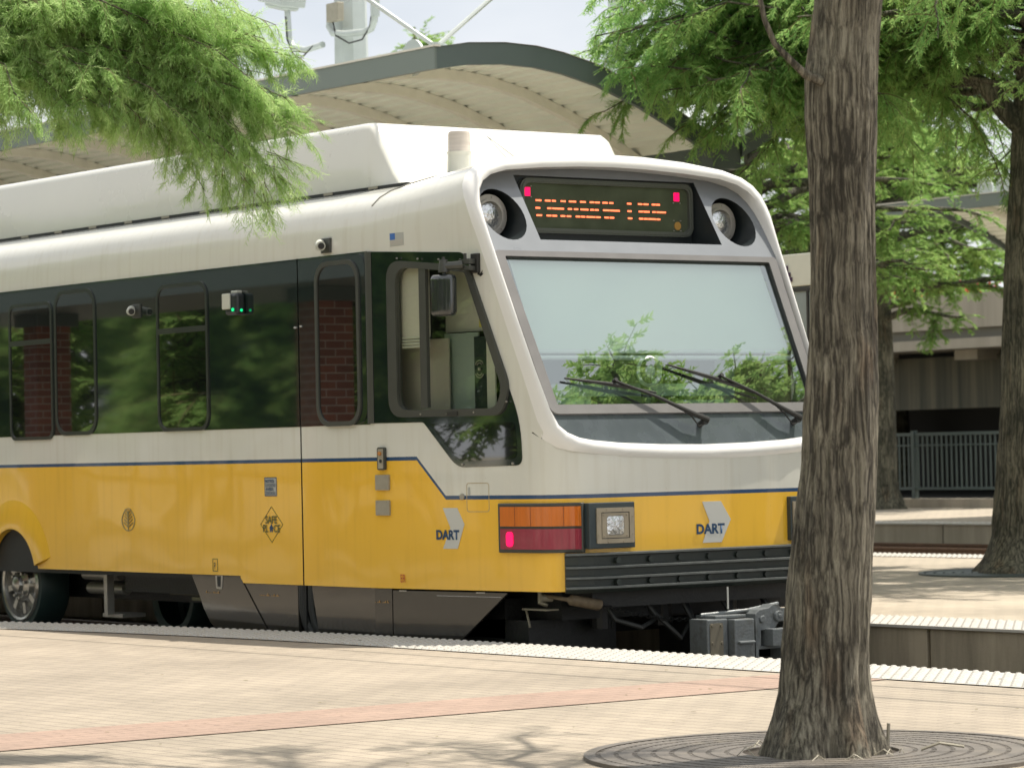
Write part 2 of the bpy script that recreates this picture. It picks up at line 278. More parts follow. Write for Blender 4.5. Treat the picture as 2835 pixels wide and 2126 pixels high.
class MB:
    def __init__(s): s.v = []; s.f = []; s.m = []
    def add(s, vs, fs, mi=0):
        k = len(s.v); s.v += [tuple(v) for v in vs]; s.f += [tuple(i+k for i in f) for f in fs]; s.m += [mi]*len(fs); return s
    def box(s, x0, x1, y0, y1, z0, z1, mi=0):
        return s.add([(x0,y0,z0),(x1,y0,z0),(x1,y1,z0),(x0,y1,z0),(x0,y0,z1),(x1,y0,z1),(x1,y1,z1),(x0,y1,z1)],
                     [(0,3,2,1),(4,5,6,7),(0,1,5,4),(1,2,6,5),(2,3,7,6),(3,0,4,7)], mi)
    def obox(s, c, ux, uy, uz, hx, hy, hz, mi=0):
        c = Vector(c); ux = Vector(ux).normalized()*hx; uy = Vector(uy).normalized()*hy; uz = Vector(uz).normalized()*hz
        vs = [c+a*ux+b*uy+d*uz for d in (-1,1) for a,b in ((-1,-1),(1,-1),(1,1),(-1,1))]
        return s.add(vs, [(0,3,2,1),(4,5,6,7),(0,1,5,4),(1,2,6,5),(2,3,7,6),(3,0,4,7)], mi)
    def tube(s, pts, rad, n=8, mi=0, cap=True):
        pts = [Vector(p) for p in pts]; k0 = len(s.v); m = len(pts)
        rs = rad if hasattr(rad, '__len__') else [rad]*m
        prev = None
        for i, p in enumerate(pts):
            t = (pts[min(i+1, m-1)]-pts[max(i-1, 0)])
            t = t.normalized() if t.length > 1e-9 else Vector((0,0,1))
            if prev is None:
                a = Vector((0,0,1)) if abs(t.z) < .9 else Vector((1,0,0)); u = t.cross(a).normalized()
            else:
                u = (prev - t*prev.dot(t)).normalized()
            prev = u; w = t.cross(u)
            for j in range(n):
                an = 2*math.pi*j/n; s.v.append(tuple(p + (u*math.cos(an)+w*math.sin(an))*rs[i]))
        for i in range(m-1):
            for j in range(n):
                a = k0+i*n+j; b = k0+i*n+(j+1)%n; s.f.append((a, b, b+n, a+n)); s.m.append(mi)
        if cap:
            s.f.append(tuple(k0+j for j in reversed(range(n)))); s.m.append(mi)
            s.f.append(tuple(k0+(m-1)*n+j for j in range(n))); s.m.append(mi)
        return s
    def cyl(s, p0, p1, r, n=24, mi=0): return s.tube([p0, p1], r, n, mi)
    def loft(s, rows, mi=0, closed=False):
        k0 = len(s.v); n = len(rows[0]); assert all(len(r) == n for r in rows), 'loft rows differ'
        for r in rows: s.v += [tuple(p) for p in r]
        for i in range(len(rows)-1):
            for j in range(n if closed else n-1):
                a = k0+i*n+j; b = k0+i*n+(j+1)%n; s.f.append((a, b, b+n, a+n)); s.m.append(mi)
        return s
    def poly(s, outer, holes=(), mi=0):
        loops = [[Vector(p) for p in outer]] + [[Vector(p) for p in h] for h in holes]
        tri = tessellate_polygon(loops); vs = [p for l in loops for p in l]
        return s.add(vs, tri, mi)
    def prism(s, outer, d, holes=(), mi=0):
        """polygon plate (3D points, front face) with thickness vector d"""
        d = Vector(d); loops = [[Vector(p) for p in outer]] + [[Vector(p) for p in h] for h in holes]
        tri = tessellate_polygon(loops); vs = [p for l in loops for p in l]; n = len(vs)
        s.add(vs + [p+d for p in vs], list(tri) + [tuple(i+n for i in reversed(t)) for t in tri], mi)
        k = len(s.v)-2*n; o = 0
        for l in loops:
            m = len(l)
            for i in range(m):
                a = k+o+i; b = k+o+(i+1)%m; s.f.append((a, b, b+n, a+n)); s.m.append(mi)
            o += m
        return s
    def build(s, name, mats, parent=None, smooth=False, recalc=True, angle=35, bevel=0):
        me = bpy.data.meshes.new(name)
        off = wloc(parent) if parent is not None else Vector((0,0,0))
        me.from_pydata([tuple(Vector(v)-off) for v in s.v], [], s.f)
        if not isinstance(mats, (list, tuple)): mats = [mats]
        for m in mats: me.materials.append(m)
        if len(mats) > 1: me.polygons.foreach_set('material_index', s.m)
        if recalc:
            bm = bmesh.new(); bm.from_mesh(me)
            bmesh.ops.remove_doubles(bm, verts=bm.verts, dist=1e-5)
            bmesh.ops.recalc_face_normals(bm, faces=bm.faces); bm.to_mesh(me); bm.free()
        o = bpy.data.objects.new(name, me); COL.objects.link(o)
        if parent is not None: o.parent = parent
        if smooth:
            me.polygons.foreach_set('use_smooth', [True]*len(me.polygons))
            try: me.set_sharp_from_angle(angle=R(angle))
            except Exception: pass
        if bevel:
            b = o.modifiers.new('bevel', 'BEVEL'); b.width = bevel; b.segments = 2; b.limit_method = 'ANGLE'; b.angle_limit = R(40)
        return o

def build_each(mb, name, mats, parent=None, **kw):
    """every separate piece of the mesh becomes an object of its own"""
    par = list(range(len(mb.v)))
    def find(i):
        while par[i] != i: par[i] = par[par[i]]; i = par[i]
        return i
    for f in mb.f:
        for k in f[1:]: par[find(k)] = find(f[0])
    gr = {}
    for f in mb.f: gr.setdefault(find(f[0]), []).append(f)
    out = []
    for fs in gr.values():
        ids = sorted({i for f in fs for i in f}); mp_ = {i: k for k, i in enumerate(ids)}
        q = MB(); q.add([mb.v[i] for i in ids], [tuple(mp_[i] for i in f) for f in fs]); out.append(q.build(name, mats, parent, **kw))
    return out

def rrect(u0, u1, v0, v1, r, n=6):
    """rounded rectangle list (u,v)"""
    rr = r if hasattr(r, '__len__') else [r]*4
    out = []
    for (cx, cy, a0, q) in ((u1-rr[0], v1-rr[0], 0, rr[0]), (u0+rr[1], v1-rr[1], 90, rr[1]), (u0+rr[2], v0+rr[2], 180, rr[2]), (u1-rr[3], v0+rr[3], 270, rr[3])):
        for i in range(n+1):
            a = R(a0+90*i/n); out.append((cx+q*math.cos(a), cy+q*math.sin(a)))
    return out

def roundpoly(pts, r, n=5):
    out = []; m = len(pts)
    for i in range(m):
        p = Vector(pts[i]).to_2d() if len(pts[i]) > 2 else Vector(pts[i]); a = Vector(pts[i-1]); b = Vector(pts[(i+1) % m])
        da = (a-p); db = (b-p); ri = r[i] if hasattr(r, '__len__') else r
        ra = min(ri, da.length*.45, db.length*.45); p0 = p+da.normalized()*ra; p1 = p+db.normalized()*ra
        for k in range(n+1):
            t = k/n; out.append(tuple(p0*(1-t)**2 + p*2*t*(1-t) + p1*t*t))
    return out

def text(name, s, size, origin, u, v, m, parent, depth=.001, bold=0.0, sx=1.0, lift=.003, align='LEFT'):
    """flat lettering: origin = baseline start, u = reading direction, v = up"""
    cu = bpy.data.curves.new(name, 'FONT'); cu.body = s; cu.size = size; cu.offset = bold; cu.align_x = align; cu.resolution_u = 3
    ob = bpy.data.objects.new(name, cu); COL.objects.link(ob)
    dg = bpy.context.evaluated_depsgraph_get(); me = bpy.data.meshes.new_from_object(ob.evaluated_get(dg))
    COL.objects.unlink(ob); bpy.data.objects.remove(ob)
    u = Vector(u).normalized(); v = Vector(v).normalized(); nn = u.cross(v); off = wloc(parent)
    for w in me.vertices:
        w.co = Vector(origin) + u*w.co.x*sx + v*w.co.y + nn*lift - off
    me.materials.clear(); me.materials.append(m)
    o = bpy.data.objects.new(name, me); COL.objects.link(o); o.parent = parent
    return o

# ------------------------------------------------------------------ camera (x = along the track towards the nose, y = across the tracks, z up, 0 = platform)
th = R(36.7); A = Vector((.5976, -.8018, 0)); pit = math.atan(148/6900); rol = R(1.2)
def w2s(v):   # world of the survey (x right, y ahead) -> scene axes
    a = Vector((-math.sin(th), math.cos(th), 0)); a = -a; b = Vector((math.cos(th), math.sin(th), 0))
    return Vector((v.dot(a), v.dot(b), v.z))
R0 = Vector((1,0,0)); U0 = Vector((0, -math.sin(pit), math.cos(pit))); F0 = Vector((0, math.cos(pit), math.sin(pit)))
CR = w2s(R0*math.cos(rol)-U0*math.sin(rol)); CU = w2s(U0*math.cos(rol)+R0*math.sin(rol)); CF = w2s(F0)
cam = bpy.data.cameras.new('camera'); co = bpy.data.objects.new('camera', cam); COL.objects.link(co)
mt = Matrix((( CR.x, CU.x, -CF.x, 0), (CR.y, CU.y, -CF.y, 0), (CR.z, CU.z, -CF.z, 1.18), (0,0,0,1)))
co.matrix_world = mt
cam.sensor_width = 36; cam.lens = 6900/2212*36; cam.clip_start = .1; cam.clip_end = 2000
cam.dof.use_dof = True; cam.dof.focus_distance = 16.5; cam.dof.aperture_fstop = 7
sc.camera = co

# ------------------------------------------------------------------ light
SUN = Vector((.06, .42, 1)).normalized()
sl = bpy.data.lights.new('sun', 'SUN'); sl.energy = 4.9; sl.angle = R(.6); sl.color = (1, .93, .82)
so = bpy.data.objects.new('sun', sl); COL.objects.link(so); so.rotation_euler = (-SUN).to_track_quat('-Z', 'Y').to_euler()
w = bpy.data.worlds.new('World'); sc.world = w; w.use_nodes = True; nt = w.node_tree; N = nt.nodes; L = nt.links
bg = N['Background']; sky = N.new('ShaderNodeTexSky'); sky.sky_type = 'NISHITA'; sky.sun_disc = False
sky.sun_elevation = math.asin(SUN.z); sky.sun_rotation = math.atan2(SUN.x, SUN.y); sky.dust_density = 2.5
bg.inputs['Strength'].default_value = .1; L.new(sky.outputs[0], bg.inputs[0])
bg2 = N.new('ShaderNodeBackground'); bg2.inputs['Strength'].default_value = 1.0
tc = N.new('ShaderNodeTexCoord'); mp = N.new('ShaderNodeMapping'); mp.inputs['Scale'].default_value = (1, 1, 2.2); L.new(tc.outputs['Generated'], mp.inputs['Vector'])
nz = N.new('ShaderNodeTexNoise'); nz.inputs['Scale'].default_value = 2.3; nz.inputs['Detail'].default_value = 6; nz.inputs['Roughness'].default_value = .55; L.new(mp.outputs['Vector'], nz.inputs['Vector'])
cr = N.new('ShaderNodeValToRGB'); e = cr.color_ramp.elements; e[0].position = .3; e[0].color = (.60, .63, .68, 1); e[1].position = .68; e[1].color = (.88, .88, .88, 1)
L.new(nz.outputs['Fac'], cr.inputs[0]); L.new(cr.outputs['Color'], bg2.inputs[0])
mr = N.new('ShaderNodeMapRange'); mr.inputs['From Min'].default_value = .32; mr.inputs['From Max'].default_value = .5; mr.inputs['To Min'].default_value = .72; mr.inputs['To Max'].default_value = .96; L.new(nz.outputs['Fac'], mr.inputs['Value'])
ms = N.new('ShaderNodeMixShader'); L.new(mr.outputs['Result'], ms.inputs[0]); L.new(bg.outputs[0], ms.inputs[1]); L.new(bg2.outputs[0], ms.inputs[2]); L.new(ms.outputs[0], N['World Output'].inputs[0])
sc.view_settings.view_transform = 'Standard'; sc.view_settings.look = 'None'; sc.view_settings.exposure = 0.44; sc.view_settings.gamma = 1
sc.cycles.max_bounces = 8; sc.cycles.transparent_max_bounces = 12; sc.cycles.use_denoising = True

# ------------------------------------------------------------------ ground, platforms, tracks
def edge(a):      # near platform edge, the line bends away behind the nose
    if a > -16.5: return 11.75
    t = min(-16.5-a, 8); r = .028*t*t
    if -16.5-a > 8: r += (-24.5-a)*.45
    return 11.75-r
def sheet(name, xs, y0f, y1f, z, m, label=None):
    mb = MB(); mb.loft([[(x, y0f(x), z) for x in xs], [(x, y1f(x), z) for x in xs]])
    o = mb.build(name, m); tag(o, kind='structure')
    if label: o['label'] = label
    return o
xs = [25, 5, -5, -10, -14] + [-14-.5*i for i in range(1, 30)] + [-32, -36, -42, -48]
g = MB(); g.add([(-900,-900,-.46),(900,-900,-.46),(900,900,-.46),(-900,900,-.46)], [(0,1,2,3)]); tag(g.build('ground', M['far_ground'], recalc=False), kind='structure')
SW = .66
def slab(name, xs, y0f, y1f, z1, m, msid):
    mb = MB()
    mb.loft([[(x, y0f(x), z1) for x in xs], [(x, y1f(x), z1) for x in xs]])
    mb.loft([[(x, y1f(x), z1) for x in xs], [(x, y1f(x), -.455) for x in xs]], 1)
    mb.loft([[(x, y0f(x), -.455) for x in xs], [(x, y0f(x), z1) for x in xs]], 1)
    return tag(mb.build(name, [m, msid]), kind='structure')
slab('platform', xs, lambda a: -40, lambda a: edge(a)-SW, 0, M['paver'], M['conc'])
# red paver band across the platform
mb = MB(); mb.add([(-12.50,-40,.004),(-11.78,-40,.004),(-11.78,11.09,.004),(-12.50,11.09,.004)], [(0,1,2,3)]); tag(mb.build('paving_band', M['paver_red']), kind='structure')
def tactile(name, xs_, yin, yout, a0, a1, step=.076, dome=.022, base=.006, low=-.012):
    mb = MB(); mb.loft([[(x, yin(x), base) for x in xs_], [(x, yout(x), base) for x in xs_], [(x, yout(x), low) for x in xs_]])
    a = a0; n = 6
    W = abs(yout(a0)-yin(a0)); cnt = int(W/step)
    ks = [(math.cos(2*math.pi*k/n), math.sin(2*math.pi*k/n)) for k in range(n)]
    vs = []; fs = []
    while a < a1:
        y0 = yin(a); dy = yout(a)-y0
        for j in range(cnt):
            y = y0 + dy*(j+.5)/cnt; k0 = len(vs)
            vs += [(a+dome*c, y+dome*s_, base) for c, s_ in ks] + [(a+dome*.55*c, y+dome*.55*s_, base+.009) for c, s_ in ks]
            fs += [(k0+k, k0+(k+1)%n, k0+n+(k+1)%n, k0+n+k) for k in range(n)] + [tuple(k0+n+k for k in range(n))]
        a += step
    mb.add(vs, fs)
    return tag(mb.build(name, M['strip'], recalc=False), kind='structure')
tactile('tactile_strip', xs, lambda a: edge(a)-SW, edge, -25, -9.5, low=-.455)
# track trench
def rail(name, y, x0=-60, x1=30, z0=-.40):
    mb = MB()
    pr = [(-.07,0),(.07,0),(.07,.015),(.012,.03),(.012,.13),(.036,.14),(.036,.17),(-.036,.17),(-.036,.14),(-.012,.13),(-.012,.03),(-.07,.015)]
    for x in (x0, x1): mb.v += [(x, y+p, z0+q) for p, q in pr]
    n = len(pr); mb.f += [(i, (i+1)%n, n+(i+1)%n, n+i) for i in range(n)]; mb.m += [0]*n
    return mb.build(name, M['rail'])
mb = MB(); mb.add([(-80,6,-.41),(40,6,-.41),(40,14.54,-.41),(-80,14.54,-.41)], [(0,1,2,3)]); tag(mb.build('track_bed', M['ballast']), kind='structure')
def track(y, lab, z0=-.40):
    t = empty('railway_track', (-15, y, -.44), lab, 'track', 'railway tracks')
    for s in (-.7175, .7175):
        o = rail('rail', y+s, z0=z0); o.parent = t
        for v in o.data.vertices: v.co -= t.location
    return t
track(13.2, 'steel rails in the dark trench under the yellow train')
track(31.6, 'brown steel rails in front of the farthest platform wall', -.42)
# island platform with near wall of coping and stained concrete blocks
xi = [30, 0, -10, -20, -30, -60]
tag(MB().loft([[(x, 15.2, 0) for x in xi], [(x, 23.3, 0) for x in xi]]).build('island_platform', M['paver_dark']), kind='structure')
tactile('tactile_strip', xi, lambda a: 15.2, lambda a: 14.48, -22, -12)
tactile('tactile_strip', xi, lambda a: 23.3, lambda a: 23.94, -31, -22)
wall = MB()
x = -60.0
while x < 30:
    wall.box(x+.012, x+1.78, 14.5, 14.6, -.27, -.012); wall.box(x-.2+.008, x+1.588, 14.53, 14.62, -.45, -.28); x += 1.8
wall.box(-60, 30, 14.552, 14.7, -.45, -.014)
o = wall.build('platform_wall', M['conc'], bevel=.006); tag(o, 'stained concrete block wall facing the empty track beside the near tree', 'wall')
mb = MB(); x = -70.0
while x < 10:
    mb.box(x+.012, x+1.988, 33.2, 33.32, -.4, -.014); x += 2.0
mb.box(-70, 10, 33.25, 33.6, -.45, -.022)
tag(mb.build('platform_wall', M['conc_wall'], bevel=.006), 'pale jointed concrete wall of the farthest platform beyond the rails', 'wall')
tag(MB().loft([[(x, 33.84, 0) for x in (30,-10,-30,-50,-90)], [(x, 45, 0) for x in (30,-10,-30,-50,-90)]]).build('far_platform', M['paver_dark']), kind='structure')
tactile('tactile_strip', [30,-10,-30,-50,-90], lambda a: 33.84, lambda a: 33.17, -40, -30, step=.12, dome=.035)
mb = MB(); mb.add([(-90,23.9,-.435),(30,23.9,-.435),(30,33.3,-.435),(-90,33.3,-.435)], [(0,1,2,3)]); tag(mb.build('second_track_bed', M['conc_wall'], recalc=False), kind='structure')
# low grass tufts along the far wall
rg = random.Random(3); mb = MB()
for i in range(2600):
    x = rg.uniform(-42, -28); y = 33.05+rg.uniform(-.12, .12); h = rg.uniform(.04, .12); dx = rg.uniform(-.03, .03)
    mb.add([(x-.008, y, -.434), (x+.008, y, -.434), (x+dx, y+rg.uniform(-.03,.03), -.434+h)], [(0,1,2)])
tag(mb.build('grass', M['leaf_mid'], recalc=False), 'thin grass growing along the foot of the farthest platform wall', 'grass', kind='stuff')

# ------------------------------------------------------------------ TRAIN (local X from nose plane, Y from centreline)
TX, TY = -15.61, 13.20
def P(x, y, z): return Vector((x+TX, y+TY, z))
T = empty('light_rail_train', (TX, TY, -.17), 'yellow and white light rail train with black window band, nose behind the near trunk', 'train')
S7 = .1228
def cy(x): return -1.38 + (x+1.81)*S7 if x > -1.81 else -1.38
CU7 = Vector((1, S7, 0)).normalized(); CN7 = Vector((S7, -1, 0)).normalized()   # along / outward on near cab side
def C(x, z, off=0.0, side=-1):
    p = Vector((x, cy(x), z)) + CN7*off
    if side > 0: p.y = -p.y
    return P(*p)
def Sd(x, z, off=0.0, side=-1):
    y = -1.38-off
    return P(x, y if side < 0 else -y, z)
def Xr(z): return -.19-.47*(z-1.48)
RN = Vector((1, 0, .47)).normalized()
def K(y, z, off=0.0): return P(Xr(z), y, z) + RN*off       # point on raked face
def H(y, z, off=0.0): return P(-.672-.64*(z-2.45)+off, y, z)   # head panel, steeper than the glass
REAR = -15.0

# outlines
XO = [(-.0,0.,1.114),(.0,-.35,1.122),(-.005,-.7,1.140),(-.03,-.95,1.165),(-.07,-1.06,1.18),(-.13,-1.135,1.205),(-.21,-1.182,1.26),(-.25,None,1.374),(-.38,None,1.68),(-.513,None,1.985),(-.64,None,2.28),(-.76,None,2.55),(-.80,-1.264,2.65),(-.84,-1.27,2.75),(-.875,-1.267,2.82),(-.91,-1.25,2.90),(-.94,-1.205,2.965),(-.96,-1.125,3.02),(-.985,-.97,3.072),(-1.01,-.65,3.118),(-1.02,-.3,3.142),(-1.03,0,3.147)]
XO = [(x, cy(x) if y is None else y, z) for x, y, z in XO]
XI = [(0,1.206),(-.35,1.212),(-.68,1.226),(-.9,1.246),(-.99,1.262),(-1.07,1.295),(-1.12,1.34),(-1.150,1.44),(-1.172,1.70),(-1.186,1.985),(-1.198,2.28),(-1.205,2.53),(-1.205,2.63),(-1.202,2.72),(-1.192,2.79),(-1.168,2.86),(-1.12,2.922),(-1.04,2.968),(-.90,3.003),(-.6,3.03),(-.28,3.047),(0,3.052)]
nO = len(XO)
def mirror(l): return l + [(p[0], -p[1], p[2]) for p in reversed(l[1:-1])]
O3 = mirror(XO)
I3 = mirror([(Xr(z), y, z) for y, z in XI])
def vlerp(a, b, t): return tuple(a[i]*(1-t)+b[i]*t for i in range(3))
rows = [[P(*p) for p in O3]]
for t, bump in ((.12,.022),(.35,.042),(.62,.042),(.86,.026),(1.0,.006)):
    rows.append([P(*vlerp(o, i, t)) + RN*bump for o, i in zip(O3, I3)])
rows.append([(P(*i) - RN*.03) if i[2] < 2.5 else Vector((H(i[1], i[2], -.01).x, i[1]*(1 if i[2] > 2.9 else .998)+TY, i[2]-.004)) for i in I3])
M['rim'] = mat('rim_white_sunlit', (.80,.79,.76), .3, coat=.6, var=.02, vscale=4)  # lighter than the body white: the rim's sunlit look is in its colour
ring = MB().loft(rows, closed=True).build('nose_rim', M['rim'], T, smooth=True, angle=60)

# shell: corner profile, cab sides, cove, roof, main body
shell = MB()
zb = .31
corner = [(-.30,-1.195),(-.22,-1.183),(-.16,-1.155),(-.11,-1.105),(-.07,-1.04),(-.035,-.95),(-.01,-.75),(.0,-.4),(.0,0)]
def ztop(y):   # lower edge of white rim
    y = abs(y)
    pts = [(0,1.114),(.35,1.122),(.7,1.140),(.95,1.165),(1.06,1.18),(1.135,1.205),(1.182,1.26),(1.195,1.30)]
    for (a, za), (b, zb_) in zip(pts, pts[1:]):
        if a <= y <= b: return za+(zb_-za)*(y-a)/(b-a)
    return 1.31
full = corner + [(x, -y) for x, y in reversed(corner[:-1])]
shell.loft([[P(x, y, zb) for x, y in full], [P(x, y, .9) for x, y in full], [P(x, y, ztop(y)) for x, y in full]])
# opening outlines on cab side (x,z)
win = roundpoly([(-1.525,2.405),(-.865,2.335),(-.54,1.585),(-.60,1.462),(-1.525,1.470)], [.12,.02,.1,.06,.1])
for side in (-1, 1):
    # outer polygon of cab side plane, up to z=2.55
    out = [(-1.81,zb),(-.30,zb),(-.30,.9),(-.30,1.30),(-.25,1.374)] + [(x, z) for x, y, z in XO[8:12]] + [(-1.81,2.55)]
    shell.poly([C(x, z, 0, side) for x, z in out], [[C(x, z, 0, side) for x, z in win]])
    # body side panels
    for (xa, xb, za) in ((-2.652,-1.81,.31),(-3.47,-2.668,.31)):
        shell.add([Sd(xa,za,0,side),Sd(xb,za,0,side),Sd(xb,2.55,0,side),Sd(xa,2.55,0,side)], [(0,1,2,3)])
    # panel with wheel arch (centre X -6.82)
arch_c, arch_r, arch_z = -6.82, .40, .27
for side in (-1, 1):
    arc = [(arch_c+arch_r*math.cos(R(a)), arch_z+arch_r*math.sin(R(a))) for a in range(180, -1, -12)]
    arc = [(x, max(z, .36)) for x, z in arc if z > .30]
    # rebuild side: REAR..-3.47 with arch
    out = [(REAR,.36)] + arc + [(-3.47,.36),(-3.47,2.55),(REAR,2.55)]
    shell.poly([Sd(x, z, 0, side) for x, z in out])
# cove + roof profile of main body
prof = [(-1.38,2.55),(-1.378,2.65),(-1.365,2.75),(-1.34,2.82),(-1.29,2.875),(-1.22,2.92),(-1.12,2.955),(-.98,2.99),(-.65,3.05),(-.3,3.08),(0,3.09)]
profm = prof + [(-y, z) for y, z in reversed(prof[:-1])]
shell.loft([[P(REAR, y, z) for y, z in profm], [P(-1.81, y, z) for y, z in profm]])
Otop = XO[11:]; Otop = Otop + [(x, -y, z) for x, y, z in reversed(Otop[:-1])]
rr = []
for t in (0, .25, .5, .75, .92, 1.0):
    rr.append([P(*vlerp((-1.81, y, z), o, t)) for (y, z), o in zip(profm, Otop)])
for k in range(1, 5):   # slight crown of the cab roof
    rr[k] = [p + Vector((0, 0, .02*math.sin(math.pi*k/5)*max(0, 1-abs(p.y-TY)/1.1))) for p in rr[k]]
shell.loft(rr)
for s_ in (-1, 1):
    shell.add([P(-.30,s_*1.195,1.31), P(-.22,s_*1.183,1.262), P(-.20,s_*1.181,1.30), P(-.25,s_*cy(-.25)*-1,1.374)], [(0,1,2),(0,2,3)])
    shell.add([Sd(-2.67,2.528,0,s_), Sd(-2.65,2.528,0,s_), Sd(-2.65,2.55,0,s_), Sd(-2.67,2.55,0,s_)], [(0,1,2,3)])
body = shell.build('body_shell', M['body'], T, smooth=True, angle=28)
# close back & floor (dark)
fl = MB(); fl.box(TX+REAR, TX-.35, TY-1.05, TY+1.05, .40, .46)
for s in (-1, 1): fl.box(TX+REAR, TX-1.86, TY+s*1.34-.01, TY+s*1.34+.01, .33, 2.6)
fl.box(TX+REAR-.02, TX+REAR, TY-1.37, TY+1.37, .36, 2.7)
fl.box(TX-1.9, TX-1.87, TY-1.30, TY+1.30, .4, 2.7)
fl.build('inner_floor', M['rubber'], T)

# roof shroud
sh = MB()
def shsec(x, zt, zbm, hw=1.03, r=.05):
    return [P(x, -hw-.02, zbm), P(x, -hw, zt-r*1.1), P(x, -hw+.015, zt-r*.35), P(x, -hw+.05, zt), P(x, hw-.05, zt), P(x, hw-.015, zt-r*.35), P(x, hw, zt-r*1.1), P(x, hw+.02, zbm)]
rws = [shsec(REAR, 3.44, 2.93), shsec(-2.36, 3.44, 2.93), shsec(-2.29, 3.435, 2.93), shsec(-2.24, 3.40, 2.93)]
rws += [shsec(-2.13, 3.24, 2.93, 1.025, .04), shsec(-2.03, 3.09, 2.92, 1.02, .03), shsec(-1.96, 2.99, 2.90, 1.0, .02)]
sh.loft(rws); sh.build('roof_shroud', M['white'], T, smooth=True, angle=50)
mb = MB()
mb.box(TX+REAR, TX-1.80, TY-1.062, TY-1.035, 2.95, 2.992); mb.box(TX+REAR, TX-1.80, TY+1.035, TY+1.062, 2.95, 2.992)
mb.build('shroud_gasket', M['rubber'], T)
for i in range(24):
    MB().box(TX-14.9+i*.55, TX-14.9+i*.55+.11, TY-1.066, TY-1.056, 2.975, 2.993).build('gasket_clip', M['plate'], T)
# thin panel joints
mb = MB()
jp = []
for t, i in ((0.0,3),(.02,4),(.06,5),(.14,6),(.25,7),(.36,8)):
    a = Vector((-1.81, prof[i][0], prof[i][1])); b = Vector(XO[11+i]); p = a.lerp(b, t); jp.append(P(p.x, p.y-.001, p.z+.004))
mb.tube(jp, .004, 5); mb.tube([P(-2.25,-.1,3.405), P(-1.95,.17,3.085)], .003, 4)
for x in (-8.2,): mb.tube([P(x,-1.052,2.95), P(x,-1.032,3.40)], .002, 4)
build_each(mb, 'panel_joint', mat('joint_grey', (.28,.27,.24), .6), T)

# dark band on side (rear of kink) and cab side
band = MB()
for side in (-1, 1):
    o_ = [(REAR,1.385),(-2.667,1.385),(-2.667,2.525),(REAR,2.525)]
    band.prism([Sd(x, z, .004, side) for x, z in o_], Vector((0, -side*.003, 0)))
    band.prism([Sd(x, z, .004, side) for x, z in [(-2.653,1.385),(-1.815,1.385),(-1.815,2.525),(-2.653,2.525)]], Vector((0, -side*.003, 0)))
    out = roundpoly([(-1.805,2.522),(-.875,2.463),(-.40,1.375),(-.385,1.10),(-.985,1.092),(-1.297,1.388),(-1.805,1.391)], [.001,.06,.2,.06,.08,.02,.001])
    band.prism([C(x, z, .004, side) for x, z in out], CN7*-.003 if side < 0 else Vector((-CN7.x*.003, CN7.y*.003, 0)), [[C(x, z, .004, side) for x, z in win]])
band.build('window_band', M['band'], T)

# cab side window frame, mullion, glass
def ring2(mb, outer, inner, f, off, dep_):
    """frame plate between two (u,v) outlines via mapping f(u,v,off)"""
    o1 = [f(u, v, off) for u, v in outer]; i1 = [f(u, v, off) for u, v in inner]
    o0 = [f(u, v, off-dep_) for u, v in outer]; i0 = [f(u, v, off-dep_) for u, v in inner]
    mb.loft([o0, o1, i1, i0], closed=True)
wout = roundpoly([(-1.61,2.455),(-.83,2.375),(-.475,1.59),(-.55,1.415),(-1.61,1.425)], [.14,.05,.12,.09,.13])
fr = MB(); ring2(fr, wout, win, C, .022, .05)
csw = fr.build('cab_window', M['dark_frame'], T, smooth=True, angle=30)
mb = MB(); mb.obox(C(-1.27,1.93,.002), CU7, CN7, (0,0,1), .032, .014, .45); mb.build('mullion', M['dark_frame'], csw)
mb = MB(); mb.poly([C(x, z, -.012) for x, z in win]); mb.build('pane', M['side_glass'], csw)
win2 = roundpoly([(-1.02,1.39),(-.43,1.37),(-.43,1.135),(-.95,1.125)], [.02,.05,.05,.05])
win2 = roundpoly([(-1.24,1.375),(-.445,1.368),(-.43,1.14),(-.96,1.13)], [.02,.03,.05,.05])
mb = MB(); mb.poly([C(x, z, .006) for x, z in win2]); mb.build('quarter_window', M['dark_glass'], T)
mb = MB()
for x, z in ((-.93,1.112),(-.47,1.112)): mb.cyl(C(x, z, .003), C(x, z, .012), .008, 10)
for x, z in ((-1.5,2.46),(-1.3,2.445),(-1.1,2.43),(-.9,2.415),(-1.3,1.44),(-1.05,1.435),(-.8,1.44),(-.5,1.5)): mb.cyl(C(x, z, .018), C(x, z, .026), .006, 8)
build_each(mb, 'rivet', M['alu'], T)
mb = MB()
mb.obox(C(-1.0,1.437,.024), CU7, CN7, (0,0,1), .05, .004, .012); mb.build('window_latch', M['iron'], csw)

# passenger side windows (frame + glass panes) on near side
def side_window(x0, x1, z0, z1, split=None, name='window', r=.09, rt=None):
    outer = rrect(x0-.026, x1+.026, z0-.026, z1+.026, r+.022); inner = rrect(x0, x1, z0, z1, r)
    f = MB(); ring2(f, outer, inner, Sd, .014, .014)
    if split: f.box(TX+x0, TX+x1, TY-1.394, TY-1.382, split-.02, split+.02)
    fo = f.build(name, M['window_frame'], T, smooth=True, angle=30)
    mb = MB(); mb.poly([Sd(x, z, .0075) for x, z in inner]); mb.build('pane', M['dark_glass'], fo)
    return fo
side_window(-4.52,-3.86,1.41,2.42, 2.11)
side_window(-6.80,-6.15,1.38,2.39, 2.11, r=.06)
side_window(-8.9,-8.1,1.41,2.42, 2.11)
def door_window(x0, x1):
    outer = rrect(x0-.03, x1+.03, 1.41-.03, 2.455+.03, .14); inner = rrect(x0, x1, 1.41, 2.455, .12)
    f = MB(); ring2(f, outer, inner, Sd, .012, .012)
    return f, inner
dl = MB(); dl.prism([Sd(x, z, .010) for x, z in rrect(-2.63,-1.835,1.392,2.52,.10)], Vector((0,.005,0)))
door = dl.build('door', M['band'], T)
